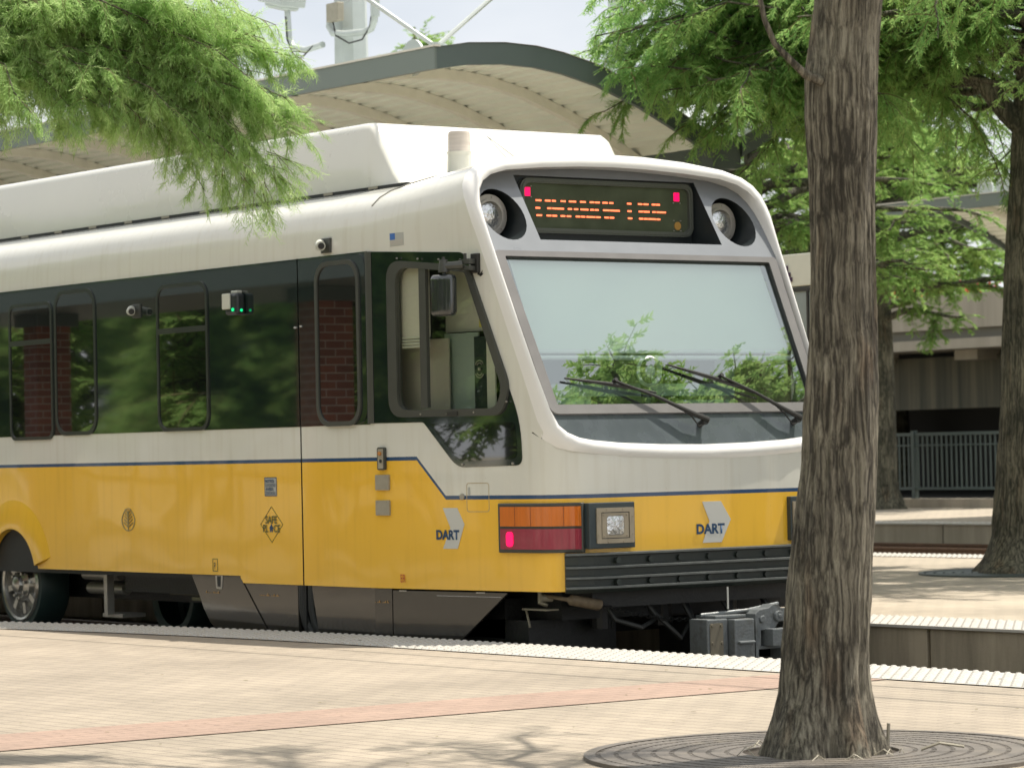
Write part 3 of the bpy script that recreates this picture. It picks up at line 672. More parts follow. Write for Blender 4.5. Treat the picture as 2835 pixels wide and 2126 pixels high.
f, inner = door_window(-2.40,-1.93); dfo = f.build('window_frame', M['dark_frame'], door, smooth=True, angle=30)
# f offset slightly prouder than the leaf
dfo.location.y -= .010
mb = MB(); mb.poly([Sd(x, z, .0125) for x, z in inner]); mb.build('pane', M['dark_glass'], dfo)
f, inner = door_window(-6.06,-5.48); d2 = f.build('door', M['window_frame'], T, smooth=True, angle=30)
mb = MB(); mb.poly([Sd(x, z, .0075) for x, z in inner]); mb.build('pane', M['dark_glass'], d2)
# pillar cover strip at the kink
mb = MB(); mb.loft([[P(-1.84,-1.386,z) for z in (1.39,2.52)], [P(-1.82,-1.394,z) for z in (1.39,2.52)], [P(-1.79,-1.391,z) for z in (1.39,2.52)], [P(-1.77,-1.382,z) for z in (1.39,2.52)]])
mb.build('pillar_trim', M['dark_frame'], T, smooth=True)
# rubber door seals
mb = MB(); mb.box(TX-2.675, TX-2.645, TY-1.374, TY-1.36, -.02, 2.53); mb.build('door_seal', M['rubber'], T)

# windscreen
fo = roundpoly([(1.165,2.462),(-1.20,2.462),(-1.15,1.412),(1.13,1.412)], [.03,.03,.07,.07]); fi = roundpoly([(1.092,2.425),(-1.130,2.425),(-1.078,1.470),(1.068,1.470)], .012)
f = MB(); ring2(f, fo, fi, lambda u, v, o: K(u, v, o), .006, .045)
ws = f.build('windscreen', M['frame_grey'], T, smooth=True, angle=25)
mb = MB(); mb.poly([K(y, z, -.02) for y, z in fi]); mb.build('pane', M['windshield'], ws)
gas = MB(); ring2(gas, fi, [(y*.995, 1.947+(z-1.947)*.991) for y, z in fi], lambda u, v, o: K(u, v, o), -.002, .03); gas.build('gasket', M['rubber'], ws)
# grey head panel with openings for sign and lamps
I2 = [(y, z) for y, z in XI]; full_in = I2 + [(-y, z) for y, z in reversed(I2[1:-1])]
up = [(y, z) for y, z in XI if z > 2.5]; up = [(-1.204,2.46)] + up; upf = up + [(-y, z) for y, z in reversed(up[:-1])]
sg_o = [(-.765,2.985),(.765,2.985),(.765,2.545),(-.765,2.545)]
def circ(cy_, cz, r, n=28, zx=1.0): return [(cy_+r*math.cos(2*math.pi*i/n), cz+zx*r*math.sin(2*math.pi*i/n)) for i in range(n)]
PODS = [(-.985,2.71),(.965,2.71)]
hp = MB(); hp.poly([H(y, z) for y, z in upf], [[H(y, z) for y, z in sg_o]] + [[H(y, z) for y, z in circ(a, b, .172)] for a, b in PODS])
# sign opening lips and recess walls back to the vertical sign plane
head = hp.build('head_panel', M['grey_plastic'], T)
mb = MB(); XS = -1.045
mb.loft([[H(y, z) for y, z in sg_o], [P(XS, y, z) for y, z in sg_o]], closed=True)
mb.poly([P(XS, y, z) for y, z in sg_o])
mb.build('sign_recess', M['recess'], T)
mb = MB(); mb.poly([P(XS+.002,-.765,2.547), P(XS+.002,.765,2.547), H(.765,2.547,-.001), H(-.765,2.547,-.001)]); mb.build('recess_sill', M['grey_plastic'], T)
for (a, b) in PODS:
    mb = MB(); c_ = circ(a, b, .172)
    mb.loft([[H(y, z) for y, z in c_], [P(-1.12, y, z) for y, z in c_]], closed=True); mb.poly([P(-1.12, y, z) for y, z in c_])
    hl = mb.build('upper_headlight', M['recess'], T, smooth=True, angle=50)
    def annulus(mb, x, r0, r1, dx, n=32):
        o1 = [P(x+dx, a+r1*math.cos(2*math.pi*i/n), b+r1*math.sin(2*math.pi*i/n)) for i in range(n)]
        i1 = [P(x+dx, a+r0*math.cos(2*math.pi*i/n), b+r0*math.sin(2*math.pi*i/n)) for i in range(n)]
        o0 = [P(x, a+r1*math.cos(2*math.pi*i/n), b+r1*math.sin(2*math.pi*i/n)) for i in range(n)]
        i0 = [P(x, a+r0*math.cos(2*math.pi*i/n), b+r0*math.sin(2*math.pi*i/n)) for i in range(n)]
        mb.loft([o0, o1, i1, i0], closed=True)
    mb = MB(); annulus(mb, -.995, .094, .140, .012); annulus(mb, -.985, .094, .11, .014)
    for k in range(6): 
        q = R(60*k+20); mb.cyl(P(-.985, a+.125*math.cos(q), b+.125*math.sin(q)), P(-.977, a+.125*math.cos(q), b+.125*math.sin(q)), .007, 8)
    mb.build('bezel', M['alu'], hl, smooth=True)
    mb = MB(); rws = []
    for r_, dx in ((.096,0),(.074,.018),(.045,.03),(.02,.036),(.001,.037)):
        rws.append([P(-.995+dx, a+r_*math.cos(2*math.pi*i/24), b+r_*math.sin(2*math.pi*i/24)) for i in range(24)])
    mb.loft(rws, closed=True); mb.build('lens', M['lamp'], hl, smooth=True)
# destination sign
f = MB(); so_ = rrect(-.735,.73,2.61,2.968,.07); si_ = rrect(-.70,.695,2.642,2.938,.05)
def sgf(u, v, o): return P(-1.03+o, u+.024, v+.003)
ring2(f, so_, si_, sgf, .02, .035)
mid = rrect(-.722,.717,2.623,2.956,.06); ring2(f, mid, rrect(-.714,.709,2.63,2.949,.055), sgf, .026, .01)
sign = f.build('destination_sign', M['sign_frame'], T, smooth=True, angle=40)
mb = MB(); mb.poly([sgf(u, v, .0) for u, v in si_]); mb.build('display', M['sign_glass'], sign)
led = MB()
segs = {2.827: [(515,548),(570,603),(612,635),(665,695),(715,758),(783,818),(843,870),(875,905),(922,955),(965,990),(1078,1105),(1148,1175),(1183,1215),(1238,1262),(1266,1290)],
 2.777: [(513,540),(583,606),(612,683),(708,732),(745,770),(785,833),(845,868),(873,897),(925,965),(968,1030),(1080,1105),(1152,1178),(1182,1222),(1240,1262),(1268,1328)],
 2.729: [(518,550),(578,606),(612,640),(663,690),(700,726),(755,782),(787,812),(820,875),(880,908),(933,960),(966,993),(1082,1108),(1153,1180),(1185,1208),(1212,1262),(1266,1290)]}
def sy(px): return -.597 + (px-515)*(1.071/775)*(1-.02*(px-515)/775) + .0
for z, sl_ in segs.items():
    for a, b in sl_:
        led.box(TX-1.03+.001, TX-1.03+.003, TY+sy(a)+.024, TY+sy(b)+.024, z-.0055, z+.0055)
led.build('display_text', M['led'], sign)
mb = MB(); mb.box(TX-1.03+.001, TX-1.026, TY-.69+.024, TY-.642+.024, 2.853, 2.91); mb.box(TX-1.03+.001, TX-1.026, TY+.599, TY+.646, 2.855, 2.913); build_each(mb, 'marker_light', M['redlit'], sign)
mb = MB(); mb.cyl(P(-1.03,.627,2.688), P(-1.024,.627,2.688), .028, 20); mb.build('sensor', mat('ochre_sensor', (.4,.22,.05), .4), sign)
mb = MB()
for y, z in ((.57,2.84),(.628,2.84),(.57,2.72),(.63,2.72),(.57,2.652),(.63,2.652),(-.635,2.915),(-.635,2.845)): mb.cyl(P(-1.03,y+.024,z+.003), P(-1.024,y+.024,z+.003), .004, 8)
build_each(mb, 'screw', M['alu'], sign)

# lower dark panel under the windscreen
lowf = [(y, z) for y, z in XI[:8]] + [(-1.16,1.425)]
lf = lowf + [(-y, z) for y, z in reversed(lowf[1:])]
mb = MB(); mb.poly([K(y, z, -.012) for y, z in lf]); mb.build('lower_nose_panel', M['lower_grey'], T)
mb = MB(); mb.poly([K(y, z, -.03) for y, z in [(-1.17,1.40),(-1.17,2.47),(-1.08,2.47),(-1.08,1.40)]]); mb.poly([K(y, z, -.03) for y, z in [(1.17,1.40),(1.17,2.47),(1.08,2.47),(1.08,1.40)]]); build_each(mb, 'side_fill', M['lower_grey'], T)

# wipers
def wiper(yp, zp, yj, zj, b0, b1, name='wiper'):
    mb = MB()
    mb.cyl(K(yp, zp-.03, -.015), K(yp, zp-.03, .05), .02, 14); mb.cyl(K(yp, zp-.03, .05), K(yp, zp-.03, .062), .028, 14)
    d = (Vector((yj, zj))-Vector((yp, zp))); 
    mb.tube([K(yp+.02, zp-.03, .06), K(yp-.15*.0+d.x*.18, zp-.03+(d.y+.03)*.18, .065), K(yp+d.x*.55, zp+d.y*.55, .05), K(yj, zj, .035)], [.02,.016,.010,.008], 8)
    mb.tube([K(yp+.02, zp-.045, .04), K(yp-.06, zp-.06, .045), K(yp-.1, zp-.0, .05), K(yp+d.x*.35, zp+d.y*.35, .05)], .005, 6)
    w_ = mb.build(name, M['iron'], T, smooth=True)
    mb = MB(); q0, q1 = Vector(b0), Vector(b1)
    mb.tube([K(q0.x, q0.y, .008), K(*(q0.lerp(q1,.3)), .022), K(*(q0.lerp(q1,.5)), .028), K(*(q0.lerp(q1,.7)), .022), K(q1.x, q1.y, .008)], [.006,.009,.013,.009,.006], 6)
    mb.tube([K(q0.x, q0.y, .004), K(q1.x, q1.y, .004)], .005, 5)
    mb.cyl(K(yj, zj, .02), K(yj, zj, .055), .014, 10)
    mb.build('wiper_blade', M['iron'], w_, smooth=True)
wiper(.03, 1.368, -.59, 1.606, (-.96,1.636), (-.26,1.54))
wiper(.83, 1.372, .30, 1.635, (-.09,1.722), (.62,1.52))

# interior seen through the glass
mb = MB(); mb.poly([K(-1.07,2.44,-.07), K(1.07,2.44,-.07), K(1.07,1.845,-.07), K(-1.07,1.845,-.07)])
mb.build('sun_blind', M['blind'], T)
mb = MB(); mb.tube([K(-1.07,1.832,-.05), K(1.03,1.832,-.04)], .014, 10); mb.tube([K(-1.07,1.788,-.04), K(1.03,1.788,-.04)], .017, 10); mb.build('blind_bar', mat('bar_glint_white', (.97,.97,.97), .25), T, smooth=True)  # white colour stands for the glint on the silver bars
mb = MB(); mb.box(TX-1.0, TX-.26, TY-1.05, TY+1.05, 1.30, 1.44); mb.build('dashboard', M['inside'], T)
mb = MB(); mb.box(TX-.62, TX-.56, TY-.88, TY+.70, 1.53, 1.61); mb.box(TX-.60, TX-.58, TY-.8, TY-.5, 1.44, 1.54); mb.box(TX-.9, TX-.5, TY+.2, TY+.6, 1.44, 1.50); mb.build('dash_shelf', M['dash'], T)
mb = MB(); fc = P(-.38,-.19,1.685)
def fr_(r_, dx, n=28): return [fc+Vector((dx + .25*r_*math.sin(2*math.pi*i/n)*0, r_*math.cos(2*math.pi*i/n), r_*math.sin(2*math.pi*i/n))) for i in range(n)]
mb.loft([fr_(.098,0), fr_(.105,.02), fr_(.09,.035), fr_(.082,.02), fr_(.082,0)], closed=True); mb.loft([fr_(.035,.01), fr_(.04,.03), fr_(.02,.045), fr_(.001,.046)], closed=True)
fan = mb.build('cab_fan', mat('fan_rim', (.92,.95,.93), .4), T, smooth=True)
mb = MB(); mb.loft([fr_(.09,.0), fr_(.075,-.05), fr_(.03,-.1), fr_(.001,-.1)], closed=True); mb.tube([fc+Vector((-.03,0,-.08)), fc+Vector((-.05,.03,-.26))], .03, 10); mb.build('fan_body', M['inside'], fan, smooth=True)
mb = MB()
mb.box(TX-1.86, TX-.75, TY-1.05, TY+1.25, .5, .52); mb.box(TX-1.85, TX-1.82, TY-.3, TY+.9, .5, 2.4)
mb.box(TX-1.3, TX-.9, TY+.1, TY+.6, 1.0, 1.12); mb.box(TX-1.4, TX-1.28, TY+.1, TY+.6, 1.1, 1.75); mb.build('cab_seat', M['inside'], T)
# panels behind cab side window
def cp(x0, x1, z0, z1, dy): return [C(x0,z0,-dy), C(x1,z0,-dy), C(x1,z1,-dy), C(x0,z1,-dy)]
def cpan(name, m, x0, x1, z0, z1, dy):
    mb = MB(); mb.prism(cp(x0,x1,z0,z1,dy), CN7*-.012); return mb.build(name, m, T)
cpan('side_blind', M['beige'], -1.68, -1.275, 1.945, 2.45, .045)
mb = MB()
for k in range(4): mb.tube([C(-1.68,1.94-.02*k,-.045), C(-1.275,1.94-.02*k,-.045)], .009, 6)
mb.build('blind_slat', M['cream'], T)
cpan('inner_panel', mat('taupe_panel', (.46,.43,.38), .5), -1.78, -1.22, 1.30, 1.93, .16)
cpan('inner_glass', M['teal'], -1.30, -.98, 1.38, 1.96, .20); cpan('inner_header', M['cream'], -1.35, -.90, 1.97, 2.42, .26)
cpan('equipment_panel', mat('black_panel', (.02,.035,.035), .3), -1.00, -.875, 1.38, 1.93, .18)
cpan('yellow_notice', M['yellow_panel'], -.97, -.90, 1.99, 2.2, .20)
cpan('inner_post', M['cream'], -.875, -.80, 1.38, 2.28, .17)
mb = MB(); mb.prism([C(x,z,-.30) for x, z in ((-.80,1.38),(-.42,1.38),(-.68,2.0),(-.80,2.25))], CN7*-.012); mb.build('inner_wall', mat('beige_wall', (.36,.32,.24), .6), T)
mb = MB()
for k in range(5): mb.obox(C(-.72, 1.68+.07*k, -.285), CU7, CN7, (0,0,1), .075-.01*k, .008, .012)
build_each(mb, 'louvre', mat('louvre_grey', (.2,.19,.14), .5), T)
mb = MB()
for r_ in (.022,.038):
    for s_ in (1,-1): mb.tube([C(-.937+r_*math.cos(R(a)), 1.72+s_*.018+s_*r_*math.sin(R(a)), -.165) for a in range(20, 165, 18)], .0035, 5)
mb.cyl(C(-.937,1.72,-.17), C(-.937,1.72,-.16), .010, 10); mb.build('speaker_symbol', M['alu'], T)

# bumper
fullb = [p for p in full if abs(p[1]) <= 1.11]
def offp(pts, d):
    out = []
    for i, (x, y) in enumerate(pts):
        a = Vector(pts[max(i-1,0)]); b = Vector(pts[min(i+1,len(pts)-1)]); t = (b-a).normalized(); n_ = Vector((t.y, -t.x)); 
        if n_.x < 0: n_ = -n_
        out.append((x+n_.x*d, y+n_.y*d))
    return out
prof_b = [(0,.548),(.058,.548),(.062,.54),(.058,.532),(.030,.526),(.030,.470),(.058,.466),(.062,.459),(.058,.452),(.030,.448),(.030,.404),(.058,.400),(.062,.394),(.058,.388),(.030,.384),(.030,.343),(.058,.340),(.062,.333),(.058,.322),(.02,.300),(0,.300)]
rws = [[P(x, y, z) for x, y in offp(fullb, d)] for d, z in prof_b]
mb = MB(); mb.loft(rws)
for e_ in (0, -1):
    mb.add([r[e_] for r in rws], [tuple(range(len(rws)))])
bo = mb.build('bumper', M['bumper'], T)
mb = MB()
for z in (.540,.459,.394,.333):
    mb.loft([[P(x, y, z+dz) for x, y in offp(fullb, .062+dd)] for dz, dd in ((-.008,-.003),(-.006,.002),(.006,.002),(.008,-.003))])
mb.build('rib', M['bumper_edge'], bo)
mb = MB()
for z in (.498,.363):
    for y in (-.80,-.54,-.30,-.06,.18,.42,.66,.9): mb.cyl(P(.03,y,z), P(.048,y,z), .019, 14)
build_each(mb, 'bolt', M['bumper'], bo)

# tail lamp cluster following the corner
def cornerpath(x_start, y_end, d, n=0):
    pts = [(x, cy(x)) for x in (x_start, x_start*.66+-.30*.34, -.38)] + [p for p in corner if p[1] < y_end-.005] + [(-.018, y_end)]
    # nudge outward
    out = []
    for i, (x, y) in enumerate(pts):
        a = Vector(pts[max(i-1,0)]); b = Vector(pts[min(i+1,len(pts)-1)]); t = (b-a).normalized(); n_ = Vector((t.y, -t.x))
        if n_.x - n_.y < 0: n_ = -n_
        out.append((x+n_.x*d, y+n_.y*d))
    return out
def band3(mb, x0, y1, z0, z1, d, mi=0, cap=True):
    p_in = cornerpath(x0, y1, -.01); p = cornerpath(x0, y1, d)
    rws = [[P(x, y, z0) for x, y in p_in], [P(x, y, z0) for x, y in p], [P(x, y, z1) for x, y in p], [P(x, y, z1) for x, y in p_in]]
    mb.loft(rws, mi)
    for e_ in (0, -1): mb.add([r[e_] for r in rws], [(0,1,2,3)], mi)
mb = MB(); band3(mb, -.60, -1.015, .552, .862, .022); tl = mb.build('tail_lamp', M['dark_frame'], T, smooth=True, angle=35, bevel=.006)
mb = MB(); band3(mb, -.575, -1.035, .718, .840, .028); mb.build('amber_lens', M['amber'], tl, smooth=True, angle=35)
mb = MB(); band3(mb, -.575, -1.035, .574, .702, .028); mb.build('red_lens', M['red'], tl, smooth=True, angle=35)
mb = MB(); mb.prism([C(x, z, .030) for x, z in rrect(-.52,-.455,.590,.685,.025)], CN7*.002); mb.build('lit_bulb', M['redlit'], tl)
mb = MB(); cp1 = cornerpath(-.575, -1.035, .0285)
for i in (3, 6): mb.tube([P(cp1[i][0], cp1[i][1], .72), P(cp1[i][0], cp1[i][1], .84)], .0025, 4)
mb.tube([C(-.44,.72,.0285), C(-.44,.84,.0285)], .0025, 4)
mb.build('lens_divider', mat('lens_edge', (.28,.07,.01), .3), tl)
# mirrored tail lamp on the far corner
tl2 = tl.copy(); tl2.data = tl.data.copy(); COL.objects.link(tl2)
for v in tl2.data.vertices: v.co.y = -v.co.y
tl2.data.flip_normals()
# headlights
def headlight(s):
    y0, y1 = sorted((s*.650, s*1.012))
    mb = MB(); mb.box(TX-.03, TX+.030, TY+y0, TY+y1, .573, .858)
    h = mb.build('headlight', mat('headlight_housing', (.035,.05,.055), .4) if s < 0 else bpy.data.materials['headlight_housing'], T, bevel=.006)
    yc = s*.812
    f = MB(); ring2(f, rrect(yc-.148, yc+.148, .605, .825, .008, 2), rrect(yc-.112, yc+.112, .633, .798, .004, 2), lambda u, v, o: P(.030+o, u, v), .010, .012)
    ring2(f, rrect(yc-.106, yc+.106, .638, .793, .004, 2), rrect(yc-.070, yc+.070, .655, .775, .02, 2), lambda u, v, o: P(.030+o, u, v), .008, .012)
    for y, z in ((-.07,.816),(.06,.816),(-.135,.77),(.135,.77),(-.135,.66),(.135,.66),(-.06,.614),(.06,.614),(-.09,.78),(.09,.78),(-.09,.65),(.09,.65)): f.cyl(P(.038, yc+y, z), P(.044, yc+y, z), .005, 8)
    f.build('bezel', M['bezel'], h)
    mb = MB(); ln = rrect(yc-.072, yc+.072, .653, .777, .022, 5); cen = (yc, .715)
    rws = [[P(.028+dx, cen[0]+(u-cen[0])*k, cen[1]+(v-cen[1])*k) for u, v in ln] for k, dx in ((1,0),(.93,.010),(.6,.016),(.3,.018),(.01,.019))]
    mb.loft(rws, closed=True); mb.build('lens', M['lamp'], h, smooth=True)
headlight(-1); headlight(1)

# decals
def chevron(f):
    return [f(0,0), f(.135,0), f(.205,-.128), f(.135,-.258), f(-.002,-.258), f(.062,-.128)]
UF, ZV = Vector((0,1,0)), Vector((0,0,1))
mb = MB(); mb.prism([P(.0035, -.076+u, .843+v) for u, v in ((0,0),(.155,.0),(.236,-.118),(.155,-.262),(-.002,-.262),(.058,-.126))], Vector((-.002,0,0)))
lg = mb.build('logo', M['decal'], T)
text('logo_text', 'DART', .085, P(.0035,-.132,.640), UF, ZV, M['navy'], lg, bold=.0035, sx=1.06, lift=.0015)
mb = MB(); mb.prism([C(x, z, .003) for x, z in ((-1.129,.834),(-.994,.834),(-.930,.730),(-.996,.573),(-1.133,.573),(-1.060,.706))], CN7*-.002)
lg = mb.build('logo', M['decal'], T)
text('logo_text', 'DART', .082, C(-1.197,.634,.003), CU7, ZV, M['navy'], lg, bold=.0035, sx=1.02, lift=.0015)
text('lettering', 'ER', .075, C(-1.548,.352,.002), CU7, ZV, M['redtext'], T, sx=.62)
text('lettering', 'P', .07, Sd(-3.82,.40,.002), (1,0,0), ZV, M['iron'], T, sx=.7)
mb = MB(); ring2(mb, rrect(-3.84,-3.77,.385,.475,.004,2), rrect(-3.835,-3.775,.39,.47,.004,2), Sd, .002, .001); mb.build('lettering_border', M['green_print'], T)
mb = MB(); mb.prism([Sd(x, z, .0025) for x, z in ((-3.13,.915),(-2.975,.915),(-2.975,1.045),(-3.13,1.045))], Vector((0,.002,0)))
no = mb.build('notice_sticker', M['decal_grey'], T)
mb = MB(); ring2(mb, rrect(-3.13,-2.975,.915,1.045,.003,2), rrect(-3.124,-2.981,.921,1.039,.003,2), Sd, .0035, .001)
for z in (.998,.990,.982,.944,.936,.928): mb.box(TX-3.115, TX-2.99, TY-1.3845, TY-1.383, z-.0015, z+.0015)
mb.build('fine_print', M['navy'], no)
text('lettering', 'NOTICE:', .030, Sd(-3.118,1.008,.0025), (1,0,0), ZV, M['navy'], no, bold=.001, sx=1.0, lift=.002)
text('lettering', 'AVISO:', .030, Sd(-3.112,.953,.0025), (1,0,0), ZV, M['navy'], no, bold=.001, sx=1.1, lift=.002)
def dia(cx, cz, w_, h_): return [(cx-w_,cz),(cx,cz+h_),(cx+w_,cz),(cx,cz-h_)]
mb = MB(); ring2(mb, dia(-3.05,.72,.145,.125), dia(-3.05,.72,.140,.1205), Sd, .0025, .002); sp_ = mb.build('safe_place_sticker', M['green_print'], T)
text('lettering', 'SAFE', .072, Sd(-3.052,.728,.002), (1,0,0), ZV, M['green_print'], sp_, bold=.0015, sx=1.0, align='CENTER')
text('lettering', 'PL', .072, Sd(-3.160,.668,.002), (1,0,0), ZV, M['green_print'], sp_, bold=.0015, sx=.95)
text('lettering', 'CE', .072, Sd(-3.022,.668,.002), (1,0,0), ZV, M['green_print'], sp_, bold=.0015, sx=.95)
mb = MB(); mb.prism([Sd(x, z, .003) for x, z in ((-3.072,.668),(-3.072,.692),(-3.082,.692),(-3.054,.724),(-3.026,.692),(-3.036,.692),(-3.036,.668),(-3.047,.668),(-3.054,.686),(-3.061,.668))], Vector((0,.001,0))); mb.build('house_symbol', M['navy'], sp_)
# leaf badge
lf_ = MB(); cx_, cz_ = -5.02, .745
lp = [(cx_+.10*math.sin(t_), cz_+.085*math.cos(t_)) for t_ in [2*math.pi*i/20 for i in range(20)]]
lp = [(cx_+(x-cx_)*(1-.25*max(0,(z-cz_)/.085)), z) for x, z in lp]
ring2(lf_, lp, [(cx_+(x-cx_)*.9, cz_+(z-cz_)*.93) for x, z in lp], Sd, .004, .003)
lf_.tube([Sd(cx_,cz_-.08,.004), Sd(cx_,cz_+.07,.004)], .004, 5)
for k in range(5):
    for s_ in (-1,1): lf_.tube([Sd(cx_, cz_-.055+.024*k, .004), Sd(cx_+s_*.07*(1-.1*k), cz_-.02+.024*k, .004)], .0035, 5)
lf_.build('leaf_badge', mat('badge_metal', (.35,.30,.15), .4, metal=.4), T)
# flag decal
mb = MB(); mb.prism([C(x, z, .0025) for x, z in ((-1.587,2.54),(-1.452,2.545),(-1.452,2.628),(-1.587,2.628))], CN7*-.002); fg = mb.build('flag_decal', M['decal_grey'], T)
mb = MB(); mb.prism([C(x, z, .0035) for x, z in ((-1.585,2.583),(-1.535,2.584),(-1.535,2.626),(-1.585,2.626))], CN7*-.0005); mb.build('blue_canton', M['bluesq'], fg)
mb = MB()
for k in range(4): mb.prism([C(x, z, .0033) for x, z in ((-1.585,2.548+.009*k),(-1.454,2.552+.009*k),(-1.454,2.556+.009*k),(-1.585,2.552+.009*k))], CN7*-.0005)
mb.build('stripes', mat('faded_stripe', (.50,.46,.40), .5), fg)
# cover plates, door control, hatch, lock
def plate(x0, x1, z0, z1, name='cover_plate'):
    mb = MB(); mb.prism([C(x, z, .014) for x, z in rrect(x0,x1,z0,z1,.006,2)], CN7*-.013)
    for x, z in ((x0+.02,z1-.012),(x1-.03,z1-.012),(x0+.03,z0+.012)): mb.cyl(C(x,z,.013), C(x,z,.017), .005, 8)
    return mb.build(name, M['plate'], T)
plate(-1.765,-1.632,.952,1.052); plate(-1.765,-1.632,.787,.885)
mb = MB(); mb.prism([C(x, z, .020) for x, z in rrect(-1.735,-1.662,1.083,1.232,.012,3)], CN7*-.019); dc = mb.build('door_control', M['dark_frame'], T)
mb = MB(); mb.prism([C(x, z, .023) for x, z in rrect(-1.724,-1.674,1.093,1.222,.006,3)], CN7*-.004); mb.build('face_plate', M['plate'], dc)
mb = MB(); mb.cyl(C(-1.7,1.192,.02), C(-1.7,1.192,.036), .013, 14); mb.build('push_button', mat('orange_button', (.5,.22,.06), .4), dc)
mb = MB(); mb.cyl(C(-1.697,1.142,.02), C(-1.697,1.142,.0265), .012, 14); mb.build('key_switch', M['iron'], dc)
mb = MB(); ring2(mb, rrect(-.905,-.697,.808,.993,.02), rrect(-.901,-.701,.812,.989,.017), C, .0015, .001); mb.build('hatch_joint', mat('hatch_line', (.45,.36,.2), .6), T)
mb = MB(); mb.prism([C(x,z,.004) for x, z in rrect(-.888,-.872,.915,.965,.003,2)], CN7*-.003); mb.build('hatch_latch', M['decal_grey'], T)
mb = MB(); mb.cyl(C(-.942,.905,.0), C(-.942,.905,.010), .020, 16); mb.build('lock_cover', M['alu'], T)
mb = MB(); mb.prism([C(x,z,.003) for x, z in ((-.765,2.315),(-.75,2.33),(-.742,2.318),(-.73,2.322),(-.712,2.34),(-.718,2.32),(-.705,2.318),(-.722,2.305),(-.735,2.30),(-.745,2.308))], CN7*-.001); mb.build('paint_chip', M['iron'], T)
# cameras on side
def sidecam(x, z, lit=False, s=1.0, base_y=-1.38):
    mb = MB(); mb.box(TX+x-.055, TX+x+.055, TY+base_y-.018, TY+base_y, z-.05, z+.05)
    c_ = mb.build('side_camera', M['dark_frame'], T, bevel=.004)
    mb = MB(); mb.tube([P(x-.04, base_y-.03, z+.012), P(x+.02, base_y-.075, z-.004), P(x+.045, base_y-.08, z-.006)], [.034*s,.032*s,.033*s], 14)
    mb.build('camera_body', M['pylon'], c_, smooth=True, angle=40)
    mb = MB(); mb.cyl(P(x+.045, base_y-.08, z-.006), P(x+.055, base_y-.083, z-.007), .022, 12); mb.build('lens', M['iron'], c_)
    return c_
sidecam(-2.29,2.592); 
c_ = sidecam(-4.83,2.275, s=.9)
# door indicator with green lamps
mb = MB(); mb.box(TX-3.49, TX-3.33, TY-1.46, TY-1.384, 2.18, 2.33); di = mb.build('door_indicator', M['recess'], T, bevel=.02)
mb = MB(); mb.box(TX-3.50, TX-3.40, TY-1.475, TY-1.46, 2.22, 2.33); mb.box(TX-3.45,TX-3.37,TY-1.43,TY-1.384,2.33,2.35); mb.build('bracket', M['pylon'], di, bevel=.006)
mb = MB(); mb.cyl(P(-3.372,-1.460,2.215), P(-3.372,-1.468,2.215), .012, 14); mb.cyl(P(-3.33,-1.42,2.21), P(-3.325,-1.42,2.21), .010, 14); build_each(mb, 'green_lamp', M['green_lit'], di)
mb = MB()
for x, z in ((-2.69,2.06),(-2.615,2.065)): mb.cyl(Sd(x,z,.004), Sd(x,z,.018), .007, 8)
build_each(mb, 'door_stud', M['decal'], T)

# mirror
mb = MB(); mb.obox(C(-.765,2.385,.014), CU7, CN7, (0,0,1), .032, .014, .062); mi_ = mb.build('side_mirror', M['iron'], T, bevel=.004)
mb = MB(); hz = 2.385
mb.obox(C(-.80,hz+.012,.05), CU7, CN7, (0,0,1), .045, .03, .016); mb.obox(C(-.80,hz-.03,.05), CU7, CN7, (0,0,1), .045, .03, .014)
mb.tube([C(-.82,hz-.008,.075), C(-.86,hz-.012,.12), C(-.90,hz-.015,.15)], [.028,.026,.028], 8); mb.tube([C(-.91,hz-.052,.155), C(-.91,hz-.02,.155), C(-.91,hz+.028,.155)], [.034,.032,.026], 12)
mb.cyl(C(-.815,hz+.02,.055), C(-.815,hz+.065,.055), .010, 10); mb.cyl(C(-.91,hz+.02,.155), C(-.91,hz+.045,.155), .010, 10)
mb.tube([C(-.91,hz-.05,.155), C(-.905,hz-.075,.155)], .012, 8)
mb.build('mirror_arm', M['dark_frame'], mi_, smooth=True, angle=40)
mh = MB(); mc = C(-.91,2.185,.155); mu = Vector((.80,-.45,0)).normalized()*1.0; mu = Vector((.85,.35,0)).normalized(); mn = mu.cross(Vector((0,0,1))).normalized()
if mn.dot(Vector((0,-1,0))) < 0: mn = -mn
def mf(u, v, o): return mc + mu*u + Vector((0,0,1))*v + mn*o
loops = []
for k, o in ((.86,.045),(1.0,.03),(1.0,-.02),(.94,-.03)):
    loops.append([mf(u*k, v*(1-(1-k)*.6), o) for u, v in rrect(-.082,.082,-.132,.132,.03,5)])
mh.loft(loops, closed=True); mh.poly(loops[0]); mh.poly(loops[-1])
mh.build('mirror_housing', mat('gloss_black', (.03,.035,.035), .12, coat=1), mi_, smooth=True, angle=50)
# beacon
mb = MB(); cb = (-1.6,-.77)
def cring(r_, z, n=24): return [P(cb[0]+r_*math.cos(2*math.pi*i/n), cb[1]+r_*math.sin(2*math.pi*i/n), z) for i in range(n)]
mb.loft([cring(.001,3.325), cring(.060,3.325), cring(.072,3.318), cring(.075,3.30), cring(.076,3.19), cring(.078,3.185)], closed=True); bc = mb.build('roof_beacon', M['beacon'], T, smooth=True, angle=50)
mb = MB(); mb.loft([cring(.001,3.19), cring(.084,3.186), cring(.080,3.165), cring(.080,3.15), cring(.085,3.05)], closed=True); mb.build('beacon_base', M['white'], bc, smooth=True)
mb = MB(); mb.box(TX-1.62, TX-1.56, TY-.03, TY+.03, 3.12, 3.155); mb.box(TX-1.7, TX-1.58, TY+.88, TY+1.0, 3.05, 3.09); build_each(mb, 'roof_fitting', M['dark_frame'], T)

